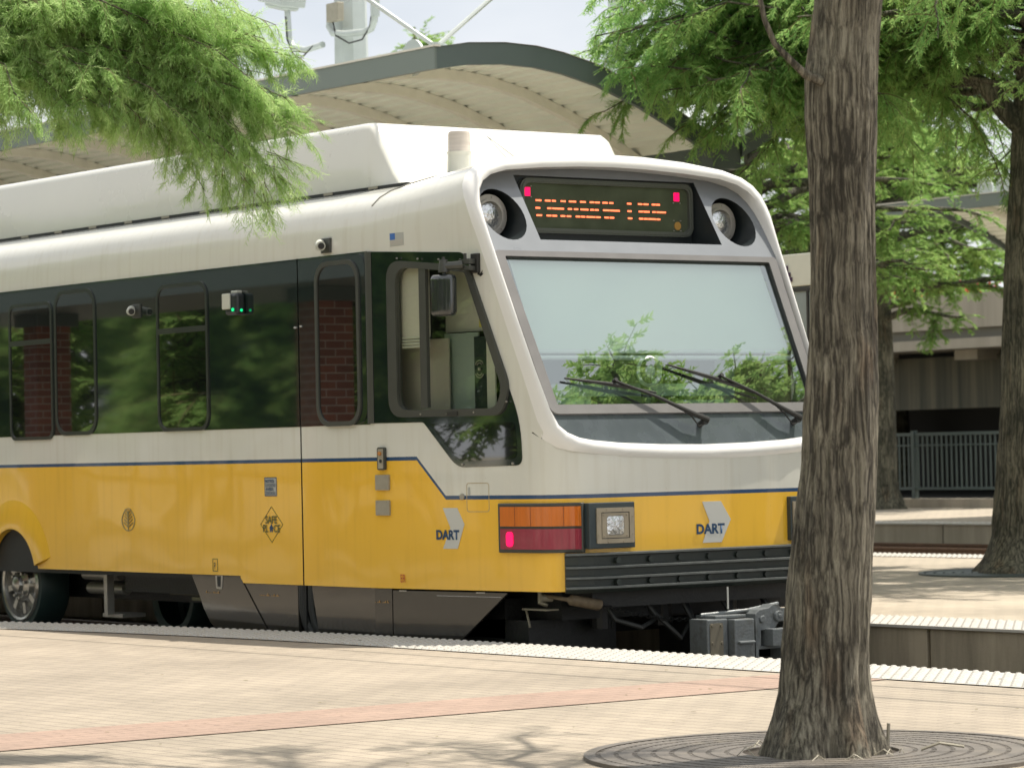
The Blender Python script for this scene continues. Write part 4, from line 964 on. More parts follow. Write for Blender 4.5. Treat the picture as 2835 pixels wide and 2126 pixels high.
# skirts, door bottom, underside
sk = MB()
def sdp(mb, pts, off=.0, th_=.03): mb.prism([Sd(x, z, off) for x, z in pts], Vector((0,th_,0)))
sk2 = MB(); sdp(sk2, [(-4.13,.357),(-3.48,.357),(-3.11,-.03),(-3.77,-.035),(-3.88,.02),(-3.97,.12),(-4.03,.22)], .002); sk2.build('side_skirt', M['skirt'], T)
sk2 = MB(); sdp(sk2, [(-3.41,.308),(-2.73,.308),(-2.73,-.022),(-3.085,-.028)], .003); sk2.build('side_skirt', M['skirt'], T)
sk2 = MB(); sdp(sk2, [(-2.58,.308),(-1.815,.308),(-1.815,-.014),(-2.50,-.02)], -.012); sk2.build('door_skirt', M['skirt'], T)
sk2 = MB(); sk2.prism([C(x, z, .001) for x, z in ((-1.805,.306),(-1.635,.306),(-1.635,-.012),(-1.805,-.014))], CN7*-.03); sk2.build('side_skirt', M['skirt'], T)
sk2 = MB(); sk2.prism([C(x, z, .004) for x, z in ((-1.622,.298),(-.545,.298),(-.985,-.012),(-1.622,-.012))], CN7*-.02)
sk2.build('hinged_skirt', M['skirt'], T)
mb = MB(); mb.tube([C(-1.2,.27,.004), C(-.60,.27,.004)], .002, 4)
mb.prism([C(x, z, .006) for x, z in ((-1.56,.292),(-1.49,.292),(-1.49,.300),(-1.56,.300))], CN7*-.002); mb.prism([C(x, z, .006) for x, z in ((-.83,.292),(-.75,.292),(-.75,.300),(-.83,.300))], CN7*-.002); build_each(mb, 'skirt_hinge', M['alu'], T)
mb = MB(); mb.tube([Sd(-2.70,.31,-.03), Sd(-2.70,.15,-.03), Sd(-2.68,.05,-.04), Sd(-2.62,-.04,-.06)], .04, 10); mb.tube([Sd(-2.60,.31,-.03), Sd(-2.60,.15,-.03), Sd(-2.585,.05,-.04), Sd(-2.52,-.04,-.06)], .03, 10); mb.build('rubber_seal', M['rubber'], T, smooth=True)
# worn yellow paint flecks
rg = random.Random(5); mb = MB()
for (fa, x0, x1, z) in ((Sd,-3.93,-3.75,.232),(Sd,-3.22,-2.98,.228),(lambda x, z, o: C(x, z, o),-1.80,-1.65,.215)):
    x = x0
    while x < x1:
        w_ = rg.uniform(.006,.02); h_ = rg.uniform(.003,.016)*rg.choice((.4,1,1.4))
        mb.poly([fa(x, z, .006), fa(x+w_, z, .006), fa(x+w_*.6, z+h_, .006), fa(x+w_*.3, z+h_*.7, .006)]); x += w_*rg.uniform(.8,2)
mb.build('worn_paint', mat('old_yellow', (.5,.28,.08), .6), T)
mb = MB(); sdp(mb, [(-3.80,.357),(-3.70,.357),(-3.71,.27),(-3.72,.262),(-3.78,.262),(-3.79,.27)], .006, .004); mb.build('jacking_pocket', M['alu'], T)
mb = MB(); sdp(mb, [(-3.775,.353),(-3.725,.353),(-3.73,.278),(-3.77,.278)], .0075, .003); mb.build('pocket_slot', M['rubber'], T)
# arch flare
mb = MB()
for i, (rr_, oo) in enumerate(((arch_r-.012, -.02),(arch_r-.005,.028),(arch_r+.03,.032),(arch_r+.16,.012),(arch_r+.22,.0))):
    row = [Sd(arch_c+rr_*math.cos(R(a)), max(.36, arch_z+rr_*math.sin(R(a))), oo) for a in range(167, 12, -6)]
    if i == 0: rws = []
    rws.append(row)
mb.loft(rws); mb.build('wheel_arch', M['body'], T, smooth=True, angle=60)
# under frame & wheels
uf = MB(); uf.box(TX-14.8, TX-.35, TY-.95, TY+.95, .12, .40); uf.box(TX-3.1, TX-.75, TY-1.1, TY+1.1, .0, .25); uf.box(TX-1.6,TX-.5,TY-1.1,TY-.4,-.1,.12)
uf.box(TX-5.4, TX-4.3, TY-1.2, TY-.9, .2, .34, 0); uf.box(TX-.6, TX-.1, TY-.9, TY+.9, .20, .33)
for y in (-.6,-.1,.45): uf.cyl(P(-.4,y,.05), P(-.4,y,.3), .07, 12)
uf.build('underframe', M['black'], T)
def wheel(x, y, r_, tread=.09, rim=True, name='wheel', zc=.17):
    def wr(q, yy, n=36): return [P(x+q*math.cos(2*math.pi*i/n), yy, zc+q*math.sin(2*math.pi*i/n)) for i in range(n)]
    mb = MB(); mb.loft([wr(r_*.72, y), wr(r_*.80, y-.012), wr(r_*.93, y-.012), wr(r_, y+.02), wr(r_, y+.22), wr(r_*.9, y+.25), wr(.02, y+.25)], closed=True)
    wo = mb.build(name, M['tyre'], T, smooth=True, angle=40)
    if rim:
        mb = MB(); mb.loft([wr(r_*.81, y-.014), wr(r_*.77, y-.03), wr(r_*.72, y-.022), wr(r_*.66, y+.05), wr(r_*.42, y+.03), wr(r_*.36, y-.01), wr(r_*.20, y-.03), wr(r_*.17, y-.06), wr(r_*.06, y-.075), wr(.001, y-.075)], closed=True)
        for k in range(8):
            a = R(45*k+10); mb.obox(P(x+r_*.52*math.cos(a), y+.015, zc+r_*.52*math.sin(a)), (math.cos(a),0,math.sin(a)), (0,1,0), (-math.sin(a),0,math.cos(a)), r_*.12, .02, .022)
            mb.cyl(P(x+r_*.29*math.cos(a), y-.015, zc+r_*.29*math.sin(a)), P(x+r_*.29*math.cos(a), y-.045, zc+r_*.29*math.sin(a)), .012, 8)
        mb.build('rim', M['wheel_metal'], wo, smooth=True, angle=35)
    return wo
wheel(-6.90,-1.27,.36, zc=.225)
wheel(-5.15,-.93,.33, rim=False); wheel(-3.9,-.93,.33, rim=False); wheel(-8.4,-1.27,.34)
mb = MB(); mb.cyl(P(-6.1,-1.15,.31), P(-5.55,-1.15,.31), .035, 12); mb.cyl(P(-6.1,-1.1,.21), P(-5.55,-1.1,.21), .045, 12); mb.box(TX-5.62, TX-5.57, TY-1.26, TY-1.2, .02, .36); mb.box(TX-5.75,TX-5.45,TY-1.2,TY-1.0,.0,.03)
mb.build('brake_linkage', M['alu'], T, smooth=True, angle=40)
mb = MB(); mb.box(TX-5.0, TX-4.3, TY-1.05, TY-.98, .18, .31); mb.box(TX-4.25,TX-4.05,TY-1.2,TY-1.1,.12,.3); mb.box(TX-4.35,TX-3.9,TY-1.25,TY-1.15,.16,.185); mb.build('equipment_box', mat('olive_box', (.10,.095,.045), .5, var=.2), T)
# spring damper and chain
mb = MB(); mb.tube([P(-.32,-1.13,.285), P(-.12,-1.08,.262), P(-.10,-1.07,.26), P(-.08,-.88,.222), P(-.08,-.86,.22), P(-.08,-.85,.212)], [.012,.014,.034,.036,.034,.012], 12); mb.build('spring_damper', mat('rusty_brown', (.12,.09,.055), .7, var=.3, vscale=30), T, smooth=True, angle=40)
mb = MB()
for k in range(30):
    t_ = k/29; c0 = P(-.08, -.84+.9*t_, .215-.12*math.sin(math.pi*t_*.6)); n_ = 8
    hor = k % 2
    pts = [c0 + Vector((0, .021*math.cos(2*math.pi*i/n_), (.012*math.sin(2*math.pi*i/n_)) if not hor else 0)) + Vector(((.012*math.sin(2*math.pi*i/n_)) if hor else 0, 0, 0)) for i in range(n_+1)]
    mb.tube(pts, .0038, 4, cap=False)
mb.build('safety_chain', M['black'], T)
mb = MB(); mb.tube([P(-.33,-1.13,.31), P(-.33,-1.13,.24), P(-.3,-1.1,.22)], [.018,.022,.012], 10); mb.cyl(P(-.30,-1.15,.27), P(-.28,-1.08,.27), .026, 12); mb.box(TX-.5,TX-.25,TY-1.15,TY-1.05,.19,.2); mb.tube([P(-.5,-1.12,.2), P(-.46,-1.12,.08)], .008, 6); mb.build('shackle', mat('old_zinc', (.22,.20,.15), .5, metal=.3), T, smooth=True)
rg = random.Random(12)
for k in range(5):
    y0 = -.75+.32*k; pts = [P(-.25, y0, .30), P(-.12, y0+.05, .12+rg.uniform(-.06,.06)), P(-.05, y0+.2, .02+rg.uniform(-.06,.1)), P(-.15, y0+.38, .1), P(-.3, y0+.42, .28)]
    mb = MB(); mb.tube([pts[0].lerp(pts[1], t) if False else p for p in pts for t in (0,)], .016, 7); mb.build('hose', M['rubber'], T, smooth=True)
mb = MB(); mb.tube([P(.12,.02,.30), P(.12,.02,.16)], .006, 6); mb.build('coupler_pin', M['decal'], T)
# coupler
cpl = MB()
cpl.box(TX-.02, TX+.16, TY-.28, TY-.11, -.16, .13); cpl.box(TX+.0, TX+.22, TY-.105, TY+.06, -.16, .125)
cpl.box(TX+.215, TX+.25, TY-.085, TY+.045, -.03, -.012)
cq = cpl.build('coupler', M['coupler'], T, bevel=.008)
cpl = MB(); face = [(.085,-.16),(.085,.15),(.12,.175),(.2,.185),(.235,.205),(.28,.205),(.30,.18),(.40,.175),(.47,.15),(.47,-.16),(.40,-.16),(.40,-.05),(.34,-.05),(.30,-.075),(.11,-.075),(.11,-.16)]
hole = [(.13,.045),(.13,-.055),(.36,-.055),(.39,-.02),(.39,.05),(.34,.09),(.29,.10),(.24,.045)]
cpl.prism([P(.20, y, z) for y, z in face], Vector((-.10,0,0)), [[P(.20, y, z) for y, z in hole]]); cpl.build('coupler_face', M['coupler'], cq, bevel=.005)
cpl = MB(); cpl.box(TX+.10, TX+.28, TY+.16, TY+.31, -.055, .055); cpl.box(TX+.12, TX+.30, TY+.27, TY+.47, -.17, -.075); cpl.cyl(P(.2,.27,.13), P(.225,.27,.13), .035, 16); cpl.cyl(P(.2,.27,.13), P(.235,.27,.13), .014, 12); cpl.cyl(P(.2,.42,.12), P(.215,.42,.12), .022, 14); cpl.cyl(P(.2,.14,.115), P(.215,.14,.115), .024, 14)
cpl.box(TX-.05, TX+.15, TY-.2, TY+.05, .13, .15); cpl.tube([P(.02,-.22,.15), P(.1,.1,.17), P(.06,.4,.2)], .014, 8); cpl.build('coupler_hook', M['coupler'], cq, bevel=.006)
cpl = MB(); cpl.box(TX-.6, TX+.08, TY-.05, TY+.35, -.13, .12); cpl.box(TX+.02,TX+.08,TY+.1,TY+.42,-.16,.14); cpl.build('coupler_shank', M['black'], cq)
cpl = MB(); cpl.prism([P(.162, y, z) for y, z in rrect(-.262,-.155,-.125,.105,.012,3)], Vector((.004,0,0)))
for y, z in ((-.245,.09),(-.175,.09),(-.245,-.02),(-.17,-.02)): cpl.cyl(P(.165,y,z), P(.174,y,z), .009, 8)
cpl.build('cover_plate', mat('dusty_cover', (.17,.15,.11), .6, var=.1), cq)

cq.location += Vector((.05, .05, -.025))

# ------------------------------------------------------------------ canopies
CW = [(-3.28,4.69),(-2.95,4.745),(-2.55,4.77),(-2.2,4.76),(-1.9,4.72),(-1.5,4.63),(-1.02,4.46),(-.6,4.27),(-.17,4.06)]
def canopy(xe, xfar, bc, zoff, label, ribs, cols, disc, decks=True):
    t = empty('platform_canopy', (xe, bc, 0), label, 'canopy', 'platform canopies')
    def W(sgn): return [(sgn*y, z+zoff) for y, z in CW]
    def fine(c, n=9):
        out = []
        for (a, za), (b, zb_) in zip(c, c[1:]):
            out += [(a+(b-a)*k/n, za+(zb_-za)*k/n) for k in range(n)]
        return out + [c[-1]]
    d = 1 if xe > xfar else -1
    for sgn in (1, -1):
        c = W(sgn)
        # end fascia, side fascia
        for xx in (xe, xfar):
            mb = MB(); rws = [[(xx, bc+y, z) for y, z in c], [(xx, bc+y, z-.19) for y, z in c], [(xx-d*.05*(1 if xx == xe else -1), bc+y, z-.19) for y, z in c], [(xx-d*.05*(1 if xx == xe else -1), bc+y, z) for y, z in c]]
            mb.loft(rws); mb.loft([rws[3], rws[0]]); mb.build('end_fascia', M['fascia'], t, smooth=False)
        y0, z0 = c[0]
        mb = MB(); mb.box(min(xe, xfar), max(xe, xfar)-.001, bc+y0-.025, bc+y0+.02, z0-.19, z0+.002); mb.build('side_fascia', mat('side_fascia', (.17,.20,.185), .45) if 'side_fascia' not in bpy.data.materials else bpy.data.materials['side_fascia'], t)  # side fascia coloured lighter than the ends, as if lit
        mb = MB(); mb.box(min(xe, xfar), max(xe, xfar)+.02, bc+y0-.035, bc+y0+.03, z0+.003, z0+.02); mb.loft([[(xx, bc+y, z+.004) for y, z in c] for xx in (xe+d*.015, xe-d*.1)]); mb.build('edge_trim', M['beige'], t)
        # corrugated deck, ridges run lengthwise
        fc_ = fine(c, 12); prof_ = []
        acc = 0; per = .21
        for i, (y, z) in enumerate(fc_):
            if i: acc += math.hypot(y-fc_[i-1][0], z-fc_[i-1][1])
            ph = (acc % per)/per
            dz = -.0 if ph < .5 else .0
            prof_.append((y, z, acc))
        pts = []
        total = acc; s_ = 0
        def at(s_):
            for i in range(1, len(prof_)):
                if prof_[i][2] >= s_:
                    a = prof_[i-1]; b = prof_[i]; k = (s_-a[2])/max(1e-9, b[2]-a[2]); return a[0]+(b[0]-a[0])*k, a[1]+(b[1]-a[1])*k
            return prof_[-1][0], prof_[-1][1]
        while s_ < total-.2:
            for (u, h) in ((0,-.105),(.088,-.105),(.100,-.022),(.138,-.022)):
                y, z = at(s_+u); pts.append((y, z+h))
            s_ += .15
        y, z = at(total); pts.append((y, z-.105))
        xa, xb = xe-d*.06, xfar+d*.06
        mb = MB(); mb.loft([[(xa, bc+y, z) for y, z in pts], [(xb, bc+y, z) for y, z in pts]]); mb.build('deck', M['deck'], t)
        mb = MB(); mb.loft([[(xa, bc+y, z-.012) for y, z in c], [(xb, bc+y, z-.012) for y, z in c]]); mb.build('roof_sheet', M['steel'], t)
        # curved ribs
        xr = xe-d*1.05
        for k in range(ribs):
            mb = MB(); x0, x1 = xr, xr-d*.09
            rws = [[(x0, bc+y, z-.108) for y, z in c], [(x0, bc+y, z-.20) for y, z in c], [(x1, bc+y, z-.20) for y, z in c], [(x1, bc+y, z-.108) for y, z in c]]
            mb.loft(rws, closed=False); mb.build('rib', M['rib'], t); xr -= d*1.15
    zc = 4.06+zoff
    mb = MB(); mb.box(min(xe,xfar)+.02, max(xe,xfar)-.02, bc-.17, bc+.17, zc-.30, zc); mb.build('spine_beam', M['column'], t)
    for x in cols:
        mb = MB(); mb.box(x-.17, x+.17, bc-.172, bc+.172, 0, zc+.002); mb.box(x-.26, x+.26, bc-.26, bc+.26, 0, .03)
        for s_ in (-.09,.09): mb.cyl((x+d*.17, bc+s_, zc-.12), (x+d*.2, bc+s_, zc-.12), .018, 10)
        mb.build('column', M['column'], t)
    for (x, y, z) in disc:
        n = 28; r_ = .165
        mb = MB(); mb.cyl((x, y-.012, z), (x, y+.012, z), r_, n); mb.build('round_plate', M['steel'], t)
    return t
can = canopy(-22.4, -52, 19.24, 0, 'long curved canopy with ribbed pale underside above the train roof', 14, [-22.75,-30.5,-38.5,-46.5], [(-23.45,16.45,4.74)])
# tie rods on the canopy corner
for p1, p2 in (((-22.6,16.1,4.72),(-22.6,17.05,5.45)), ((-22.6,16.1,4.72),(-23.6,15.9,5.35)), ((-22.6,16.1,4.72),(-23.1,16.15,4.70))):
    mb = MB(); mb.tube([p1, p2], .022, 8); mb.build('tie_rod', M['steel'], can, smooth=True)
mb = MB(); mb.cyl((-22.62,16.1,4.66), (-22.62,16.1,4.76), .05, 12); mb.build('tie_rod_anchor', M['steel'], can)
canopy(-36.3, -12, 37.5, .2, 'smaller curved canopy over the farthest platform, left of the right-hand trunk', 14, [-35.2,-27,-19], [(-34.1,34.35,4.98),(-33.7,34.35,4.98)])

# ------------------------------------------------------------------ catenary poles
pl_ = empty('catenary_pole', (-28.59,19.24,0), 'square galvanised pole with floodlight arms rising behind the canopy', 'pole', 'tall steel poles')
mb = MB(); hw0, hw1 = .205, .155
def sq(h, z): 
    r_ = [(h*.5,-h),(h,-h*.5),(h,h*.5),(h*.5,h),(-h*.5,h),(-h,h*.5),(-h,-h*.5),(-h*.5,-h)]; return [(-28.59+x, 19.24+y, z) for x, y in r_]
mb.loft([sq(.22,0), sq(.165,5.3), sq(.145,7.6)], closed=True); mb.build('shaft', M['steel'], pl_)
mb = MB(); mb.tube([(-28.62,19.0,5.93),(-28.62,18.98,5.80),(-28.55,18.98,5.72),(-28.3,18.98,5.68),(-27.95,18.98,5.66),(-27.82,18.98,5.68),(-27.76,18.98,5.76),(-27.74,18.98,5.86),(-27.74,18.98,6.1)], .038, 10); mb.cyl((-27.74,18.98,5.80),(-27.74,18.98,5.98), .05, 12); mb.build('pipe_arm', M['steel'], pl_, smooth=True, angle=50)
mb = MB(); mb.tube([(-28.75,18.98,5.62),(-29.1,18.98,5.60),(-29.35,18.98,5.66),(-29.42,18.98,5.78),(-29.45,18.98,6.15)], .035, 10); mb.build('pipe_arm', M['steel'], pl_, smooth=True, angle=50)
for cx_, r_ in ((-29.5,-1),(-27.5,1)):
    mb = MB(); mb.obox((cx_-.05,18.98,6.22), (1,0,.25*r_), (0,1,0), (-.25*r_,0,1), .25, .16, .07); mb.obox((cx_-.05,18.98,6.15), (1,0,.25*r_), (0,1,0), (-.25*r_,0,1), .17, .12, .04)
    fl_ = mb.build('floodlight', M['steel'], pl_, bevel=.015)
    mb = MB(); mb.obox((cx_-.05,18.98,6.105), (1,0,.25*r_), (0,1,0), (-.25*r_,0,1), .14, .1, .006); mb.build('lens', M['decal'], fl_)
mb = MB(); mb.box(-28.56,-28.34,18.90,18.99,5.83,6.03); mb.build('junction_box', M['plate'], pl_, bevel=.01)
mb = MB(); mb.tube([(-28.5,18.95,5.83),(-28.45,18.95,5.68),(-28.2,18.95,5.57),(-27.95,18.95,5.58),(-27.8,18.95,5.7),(-27.72,18.94,5.95)], .009, 6); mb.tube([(-28.9,18.95,5.62),(-29.1,18.95,5.53),(-29.3,18.95,5.57),(-29.4,18.94,5.75),(-29.42,18.94,6.0)], .009, 6); mb.build('cable', M['iron'], pl_)
p2 = empty('catenary_pole', (-23.95,19.24,0), 'steel pole half hidden by foliage above the middle of the canopy', 'pole', 'tall steel poles')
MB().tube([(-23.93,19.24,0),(-23.97,19.24,7.5)], [.13,.10], 12).build('shaft', M['steel'], p2, smooth=True)

# ------------------------------------------------------------------ pylon behind the train nose
py = empty('sign_pylon', (-19.0,17.2,0), 'cream box sign on a grey panel post between train nose and near trunk', 'sign')
mb = MB(); mb.box(-19.30,-18.82,17.1,17.3,2.46,2.72); mb.build('sign_box', M['pylon'], py, bevel=.008)
mb = MB(); mb.box(-19.22,-18.86,17.12,17.28,.0,2.455); mb.build('post_panel', M['panel_grey'], py)
mb = MB(); mb.box(-19.23,-18.85,17.105,17.118,2.42,2.45); mb.box(-19.0,-18.98,17.105,17.118,.4,2.42); mb.build('panel_frame', M['iron'], py)
mb = MB(); mb.box(-19.26,-19.20,17.088,17.097,2.58,2.63); mb.box(-19.23,-19.17,17.088,17.097,2.54,2.575); mb.box(-19.19,-19.15,17.088,17.097,2.50,2.535); mb.build('sign_mark', mat('dark_mark', (.05,.02,.06), .5), py)

# ------------------------------------------------------------------ fence and bridge beyond
fe = empty('metal_fence', (-45,41.5,0), 'dark green metal railing before the black underpass', 'fence')
mb = MB(); mb.box(-62,-30,41.35,41.65,0,.17); mb.build('kerb_wall', M['conc_wall'], fe)
mb = MB(); mb.box(-62,-30,41.47,41.53,1.33,1.39); mb.box(-62,-30,41.48,41.52,1.14,1.17); mb.box(-62,-30,41.47,41.53,.33,.38); mb.build('rail_bar', M['fence'], fe)
mb = MB(); x = -46.0
k = 0
bal = MB().box(-.011,.011,-.011,.011,.38,1.33)
bme = None
x = -47.6
while x < -38.6:
    if bme is None:
        o = MB().box(x-.014,x+.014,41.486,41.514,.38,1.33).build('baluster', M['fence'], fe); bme = o; x0b = x
    else:
        o = bme.copy(); o.location.x += x-x0b; COL.objects.link(o)
    x += .125
for x in (-48.1,-45.65,-43.2,-40.75,-38.3):
    mb = MB(); mb.box(x-.04,x+.04,41.45,41.55,.17,1.43); mb.build('fence_post', M['fence'], fe)
br_ = empty('road_bridge', (-48,49,0), 'long beige concrete bridge deck over a black opening, beyond the metal railing', 'bridge')
mb = MB(); mb.box(-120,30,49,49.25,3.66,4.4); mb.build('parapet', M['conc_clean'], br_)
mb = MB(); mb.box(-120,30,49.1,50,3.44,3.655); mb.build('deck_edge', mat('deck_painted_shade', (.14,.135,.11), .8), br_)  # dark colour paints the shadow band below the parapet
mb = MB(); mb.box(-120,30,48.85,62,3.22,3.435); mb.build('beam_ledge', M['conc_clean'], br_)
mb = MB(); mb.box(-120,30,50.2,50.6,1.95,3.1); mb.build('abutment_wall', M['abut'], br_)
mb = MB()
for x in (-53.5,-50.3,-47.2,-44): mb.box(x,x+.7,49.6,50.3,3.0,3.215)
build_each(mb, 'bearing', M['conc_clean'], br_)
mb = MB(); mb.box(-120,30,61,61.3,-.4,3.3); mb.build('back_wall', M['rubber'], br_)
mb = MB(); mb.box(-46.9,-46.3,48.9,49.5,-.4,3.215); mb.build('pier', M['conc_clean'], br_)
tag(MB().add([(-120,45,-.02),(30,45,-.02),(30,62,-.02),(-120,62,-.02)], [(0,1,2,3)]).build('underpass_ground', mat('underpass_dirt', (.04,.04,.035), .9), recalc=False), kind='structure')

# ------------------------------------------------------------------ shelter and brick piers beside the near platform (seen mirrored in the windows)
shl = empty('platform_shelter', (-27.5,7.1,0), 'grey roofed shelter on brick pillars at the near platform, left of the train', 'shelter')
for x, hw_ in ((-24.87,.19),(-30.25,.15)):
    mb = MB(); mb.box(x-hw_,x+hw_,7.05,7.45,0,2.62); o = mb.build('brick_pillar', M['brick'], shl)
    o.data.transform(Matrix.Identity(4))
mb = MB(); mb.box(-33,-22.5,6.2,8.0,2.75,2.95); mb.box(-25.15,-24.6,7.0,7.5,2.62,2.75); mb.box(-30.5,-30.0,7.0,7.5,2.62,2.75); mb.build('roof', M['column'], shl)
mb = MB(); mb.box(-33,-20.0,6.0,6.06,.95,1.02); mb.box(-33,-20,6.0,6.06,.3,.36)
for k in range(12): mb.box(-33+k*1.18,-32.93+k*1.18,6.0,6.07,0,.98)
mb.build('rail_panel', M['fence'], shl)

# ------------------------------------------------------------------ trees
def trunk_mesh(name, stations, m, parent, seed=0, nseg=72, ridge=.010, flute=.06, ring_h=.03):
    """stations: (x,y,z,r); ridged bark is real relief"""
    st = [Vector(s[:3]) for s in stations]; rs = [s[3] for s in stations]
    cum = [0]
    for a, b in zip(st, st[1:]): cum.append(cum[-1]+(b-a).length)
    n = max(8, int(cum[-1]/ring_h)); vs = []; fs = []
    for i in range(n+1):
        s_ = cum[-1]*i/n; k = 0
        while k < len(cum)-2 and cum[k+1] < s_: k += 1
        t = (s_-cum[k])/(cum[k+1]-cum[k]); tt = t*t*(3-2*t) if False else t
        p = st[k].lerp(st[k+1], tt); r_ = rs[k]*(1-tt)+rs[k+1]*tt
        foot = max(0, 1-(p.z-st[0].z)/.45)
        for j in range(nseg):
            an = 2*math.pi*j/nseg; c, s2 = math.cos(an), math.sin(an)
            nz_ = noise.fractal(Vector((c*5.5+seed, s2*5.5, p.z*1.1)), .6, 2.2, 5)
            n2 = noise.noise(Vector((c*1.3+seed*3, s2*1.3, p.z*.9)))
            rid = (1-abs(noise.noise(Vector((c*9+seed, s2*9, p.z*1.6)))*2))*.6 + nz_
            rr_ = r_*(1+flute*n2+foot*.16*math.sin(5*an+seed+1.2*math.sin(2*an))) + ridge*rid
            vs.append((p.x+rr_*c, p.y+rr_*s2, p.z))
    for i in range(n):
        for j in range(nseg):
            a = i*nseg+j; b = i*nseg+(j+1) % nseg; fs.append((a, b, b+nseg, a+nseg))
    mb = MB(); mb.add(vs, fs)
    return mb

BL = []   # current list of branchlets (origin, dir, length)
class Tree:
    def __init__(s, name, base, label, cat, group, seed, leafmat, barkmat, blade=.006, ls=1.0):
        s.t = empty(name, base, label, cat, group); s.rg = random.Random(seed); s.lm = leafmat; s.bm = barkmat
        s.o = []; s.d = []; s.l = []; s.wood = MB(); s.tw = .0045; s.blade = blade; s.ls = ls; s.twigs = MB()
    def curve(s, p0, p1, sag, n=7, jit=.03):
        p0, p1 = Vector(p0), Vector(p1); L_ = (p1-p0).length; out = []
        for i in range(n+1):
            t = i/n; p = p0.lerp(p1, t) + Vector((0,0,sag*4*t*(1-t)))
            if 0 < i < n: p += Vector([s.rg.uniform(-jit, jit)*L_ for _ in range(3)])
            out.append(p)
        return out
    def twig(s, p, d, L_, nb, hang=.5):
        """feathery twig with branchlets on both sides"""
        rg = s.rg; d = d.normalized(); pts = [p]; q = p.copy(); dd = d.copy(); k = 5
        for i in range(k):
            dd = (dd + Vector((rg.uniform(-.12,.12), rg.uniform(-.12,.12), -.16*hang))).normalized(); q = q + dd*L_/k; pts.append(q.copy())
        s.twigs.tube(pts, [s.tw*s.ls*(1-.75*i/k) for i in range(k+1)], 3, cap=False)
        for j in range(nb):
            t = (j+rg.random())/nb*k; i = min(int(t), k-1); f = t-i
            pp = pts[i].lerp(pts[i+1], f); ax = (pts[i+1]-pts[i]).normalized()
            sd = ax.cross(Vector((0,0,1)));
            if sd.length < .1: sd = Vector((1,0,0))
            sd.normalize(); sg_ = 1 if j % 2 else -1
            dv = (sd*sg_*rg.uniform(.5,1.0) + ax*rg.uniform(.3,.9) + Vector((rg.uniform(-.25,.25), rg.uniform(-.25,.25), rg.uniform(-.9,.25)*hang))).normalized()
            s.o.append(pp); s.d.append(dv); s.l.append(rg.uniform(.6,1.15)*.09*s.ls)
    def limb(s, p0, p1, r0, sag=.2, twigs=20, tl=.35, nb=18, start=.25, hang=.5, spread=1.0, r1=.006, side_limbs=0):
        pts = s.curve(p0, p1, sag); n = len(pts)
        s.wood.tube(pts, [r0*(1-i/(n-1))**.8+r1 for i in range(n)], 8)
        rg = s.rg
        for k in range(twigs):
            t = start+(1-start)*((k+rg.random())/twigs); x_ = t*(n-1); i = min(int(x_), n-2); p = pts[i].lerp(pts[i+1], x_-i)
            ax = (pts[i+1]-pts[i]).normalized()
            dv = ax*rg.uniform(.2,1) + Vector((rg.uniform(-1,1), rg.uniform(-1,1), rg.uniform(-.7,.45)))*spread
            s.twig(p, dv, tl*rg.uniform(.6,1.25)*(1.15-.4*t), nb, hang)
        for k in range(side_limbs):
            t = rg.uniform(.3,.9); x_ = t*(n-1); i = min(int(x_), n-2); p = pts[i]
            ax = (pts[i+1]-pts[i]).normalized(); L_ = (pts[-1]-pts[0]).length*rg.uniform(.3,.55)*(1.2-t*.6)
            dv = (ax*.7 + Vector((rg.uniform(-1,1), rg.uniform(-1,1), rg.uniform(-.45,.35)))).normalized()
            s.limb(p, p+dv*L_, r0*.4, sag*.5, int(twigs*.55), tl, nb, .15, hang, spread, r1*.7)
        return pts
    def finish(s, trunk=None):
        t = s.t
        if trunk is not None:
            k = len(trunk.v); trunk.add(s.wood.v, s.wood.f); tr = trunk.build('trunk', s.bm, t, smooth=True, angle=80, recalc=False)
        # needles: one long blade + six side blades per branchlet
        O = np.array([tuple(p) for p in s.o]); D = np.array([tuple(p) for p in s.d]); Ln = np.array(s.l)
        off = np.array(tuple(wloc(t))); O = O-off; n = len(O); rs = np.random.RandomState(n)
        up = np.tile(np.array([[0,0,1.0]]), (n,1)) + rs.uniform(-.5,.5,(n,3)); W = np.cross(D, up); W /= np.linalg.norm(W, axis=1)[:,None]+1e-9
        V = []; 
        def blade(o, d, l, w, wd):
            wv = wd*w[:,None] if hasattr(w,'shape') else wd*w
            V.append(np.stack([o, o+d*l[:,None]*.45+wv, o+d*l[:,None], o+d*l[:,None]*.45-wv], 1))
        b_ = s.blade*s.ls
        blade(O, D, Ln, b_*.5, W)
        for f, sgn in ((.12,1),(.22,-1),(.36,1),(.48,-1),(.62,1),(.74,-1)):
            d2 = D*.78 + W*sgn*.62 + rs.uniform(-.2,.2,(n,3)); d2 /= np.linalg.norm(d2, axis=1)[:,None]
            blade(O+D*(Ln*f)[:,None], d2, Ln*.42, b_*.4, np.cross(d2, W)*.5+D*.5 if False else np.cross(d2, up)/ (np.linalg.norm(np.cross(d2, up),axis=1)[:,None]+1e-9))
        V = np.concatenate(V, 0); nf = len(V)
        me = bpy.data.meshes.new('crown'); me.vertices.add(nf*4); me.vertices.foreach_set('co', V.reshape(-1).astype(np.float32))
        me.loops.add(nf*4); me.loops.foreach_set('vertex_index', np.arange(nf*4, dtype=np.int32))
        me.polygons.add(nf); me.polygons.foreach_set('loop_start', np.arange(0, nf*4, 4, dtype=np.int32)); me.polygons.foreach_set('loop_total', np.full(nf, 4, dtype=np.int32))
        me.update(); me.validate(); me.materials.append(s.lm)
        c = bpy.data.objects.new('crown', me); COL.objects.link(c); c.parent = t
        if s.twigs.v: s.twigs.build('twigs', M['twig'], c, recalc=False)
        print(s.t.name, 'branchlets', n)
        return t

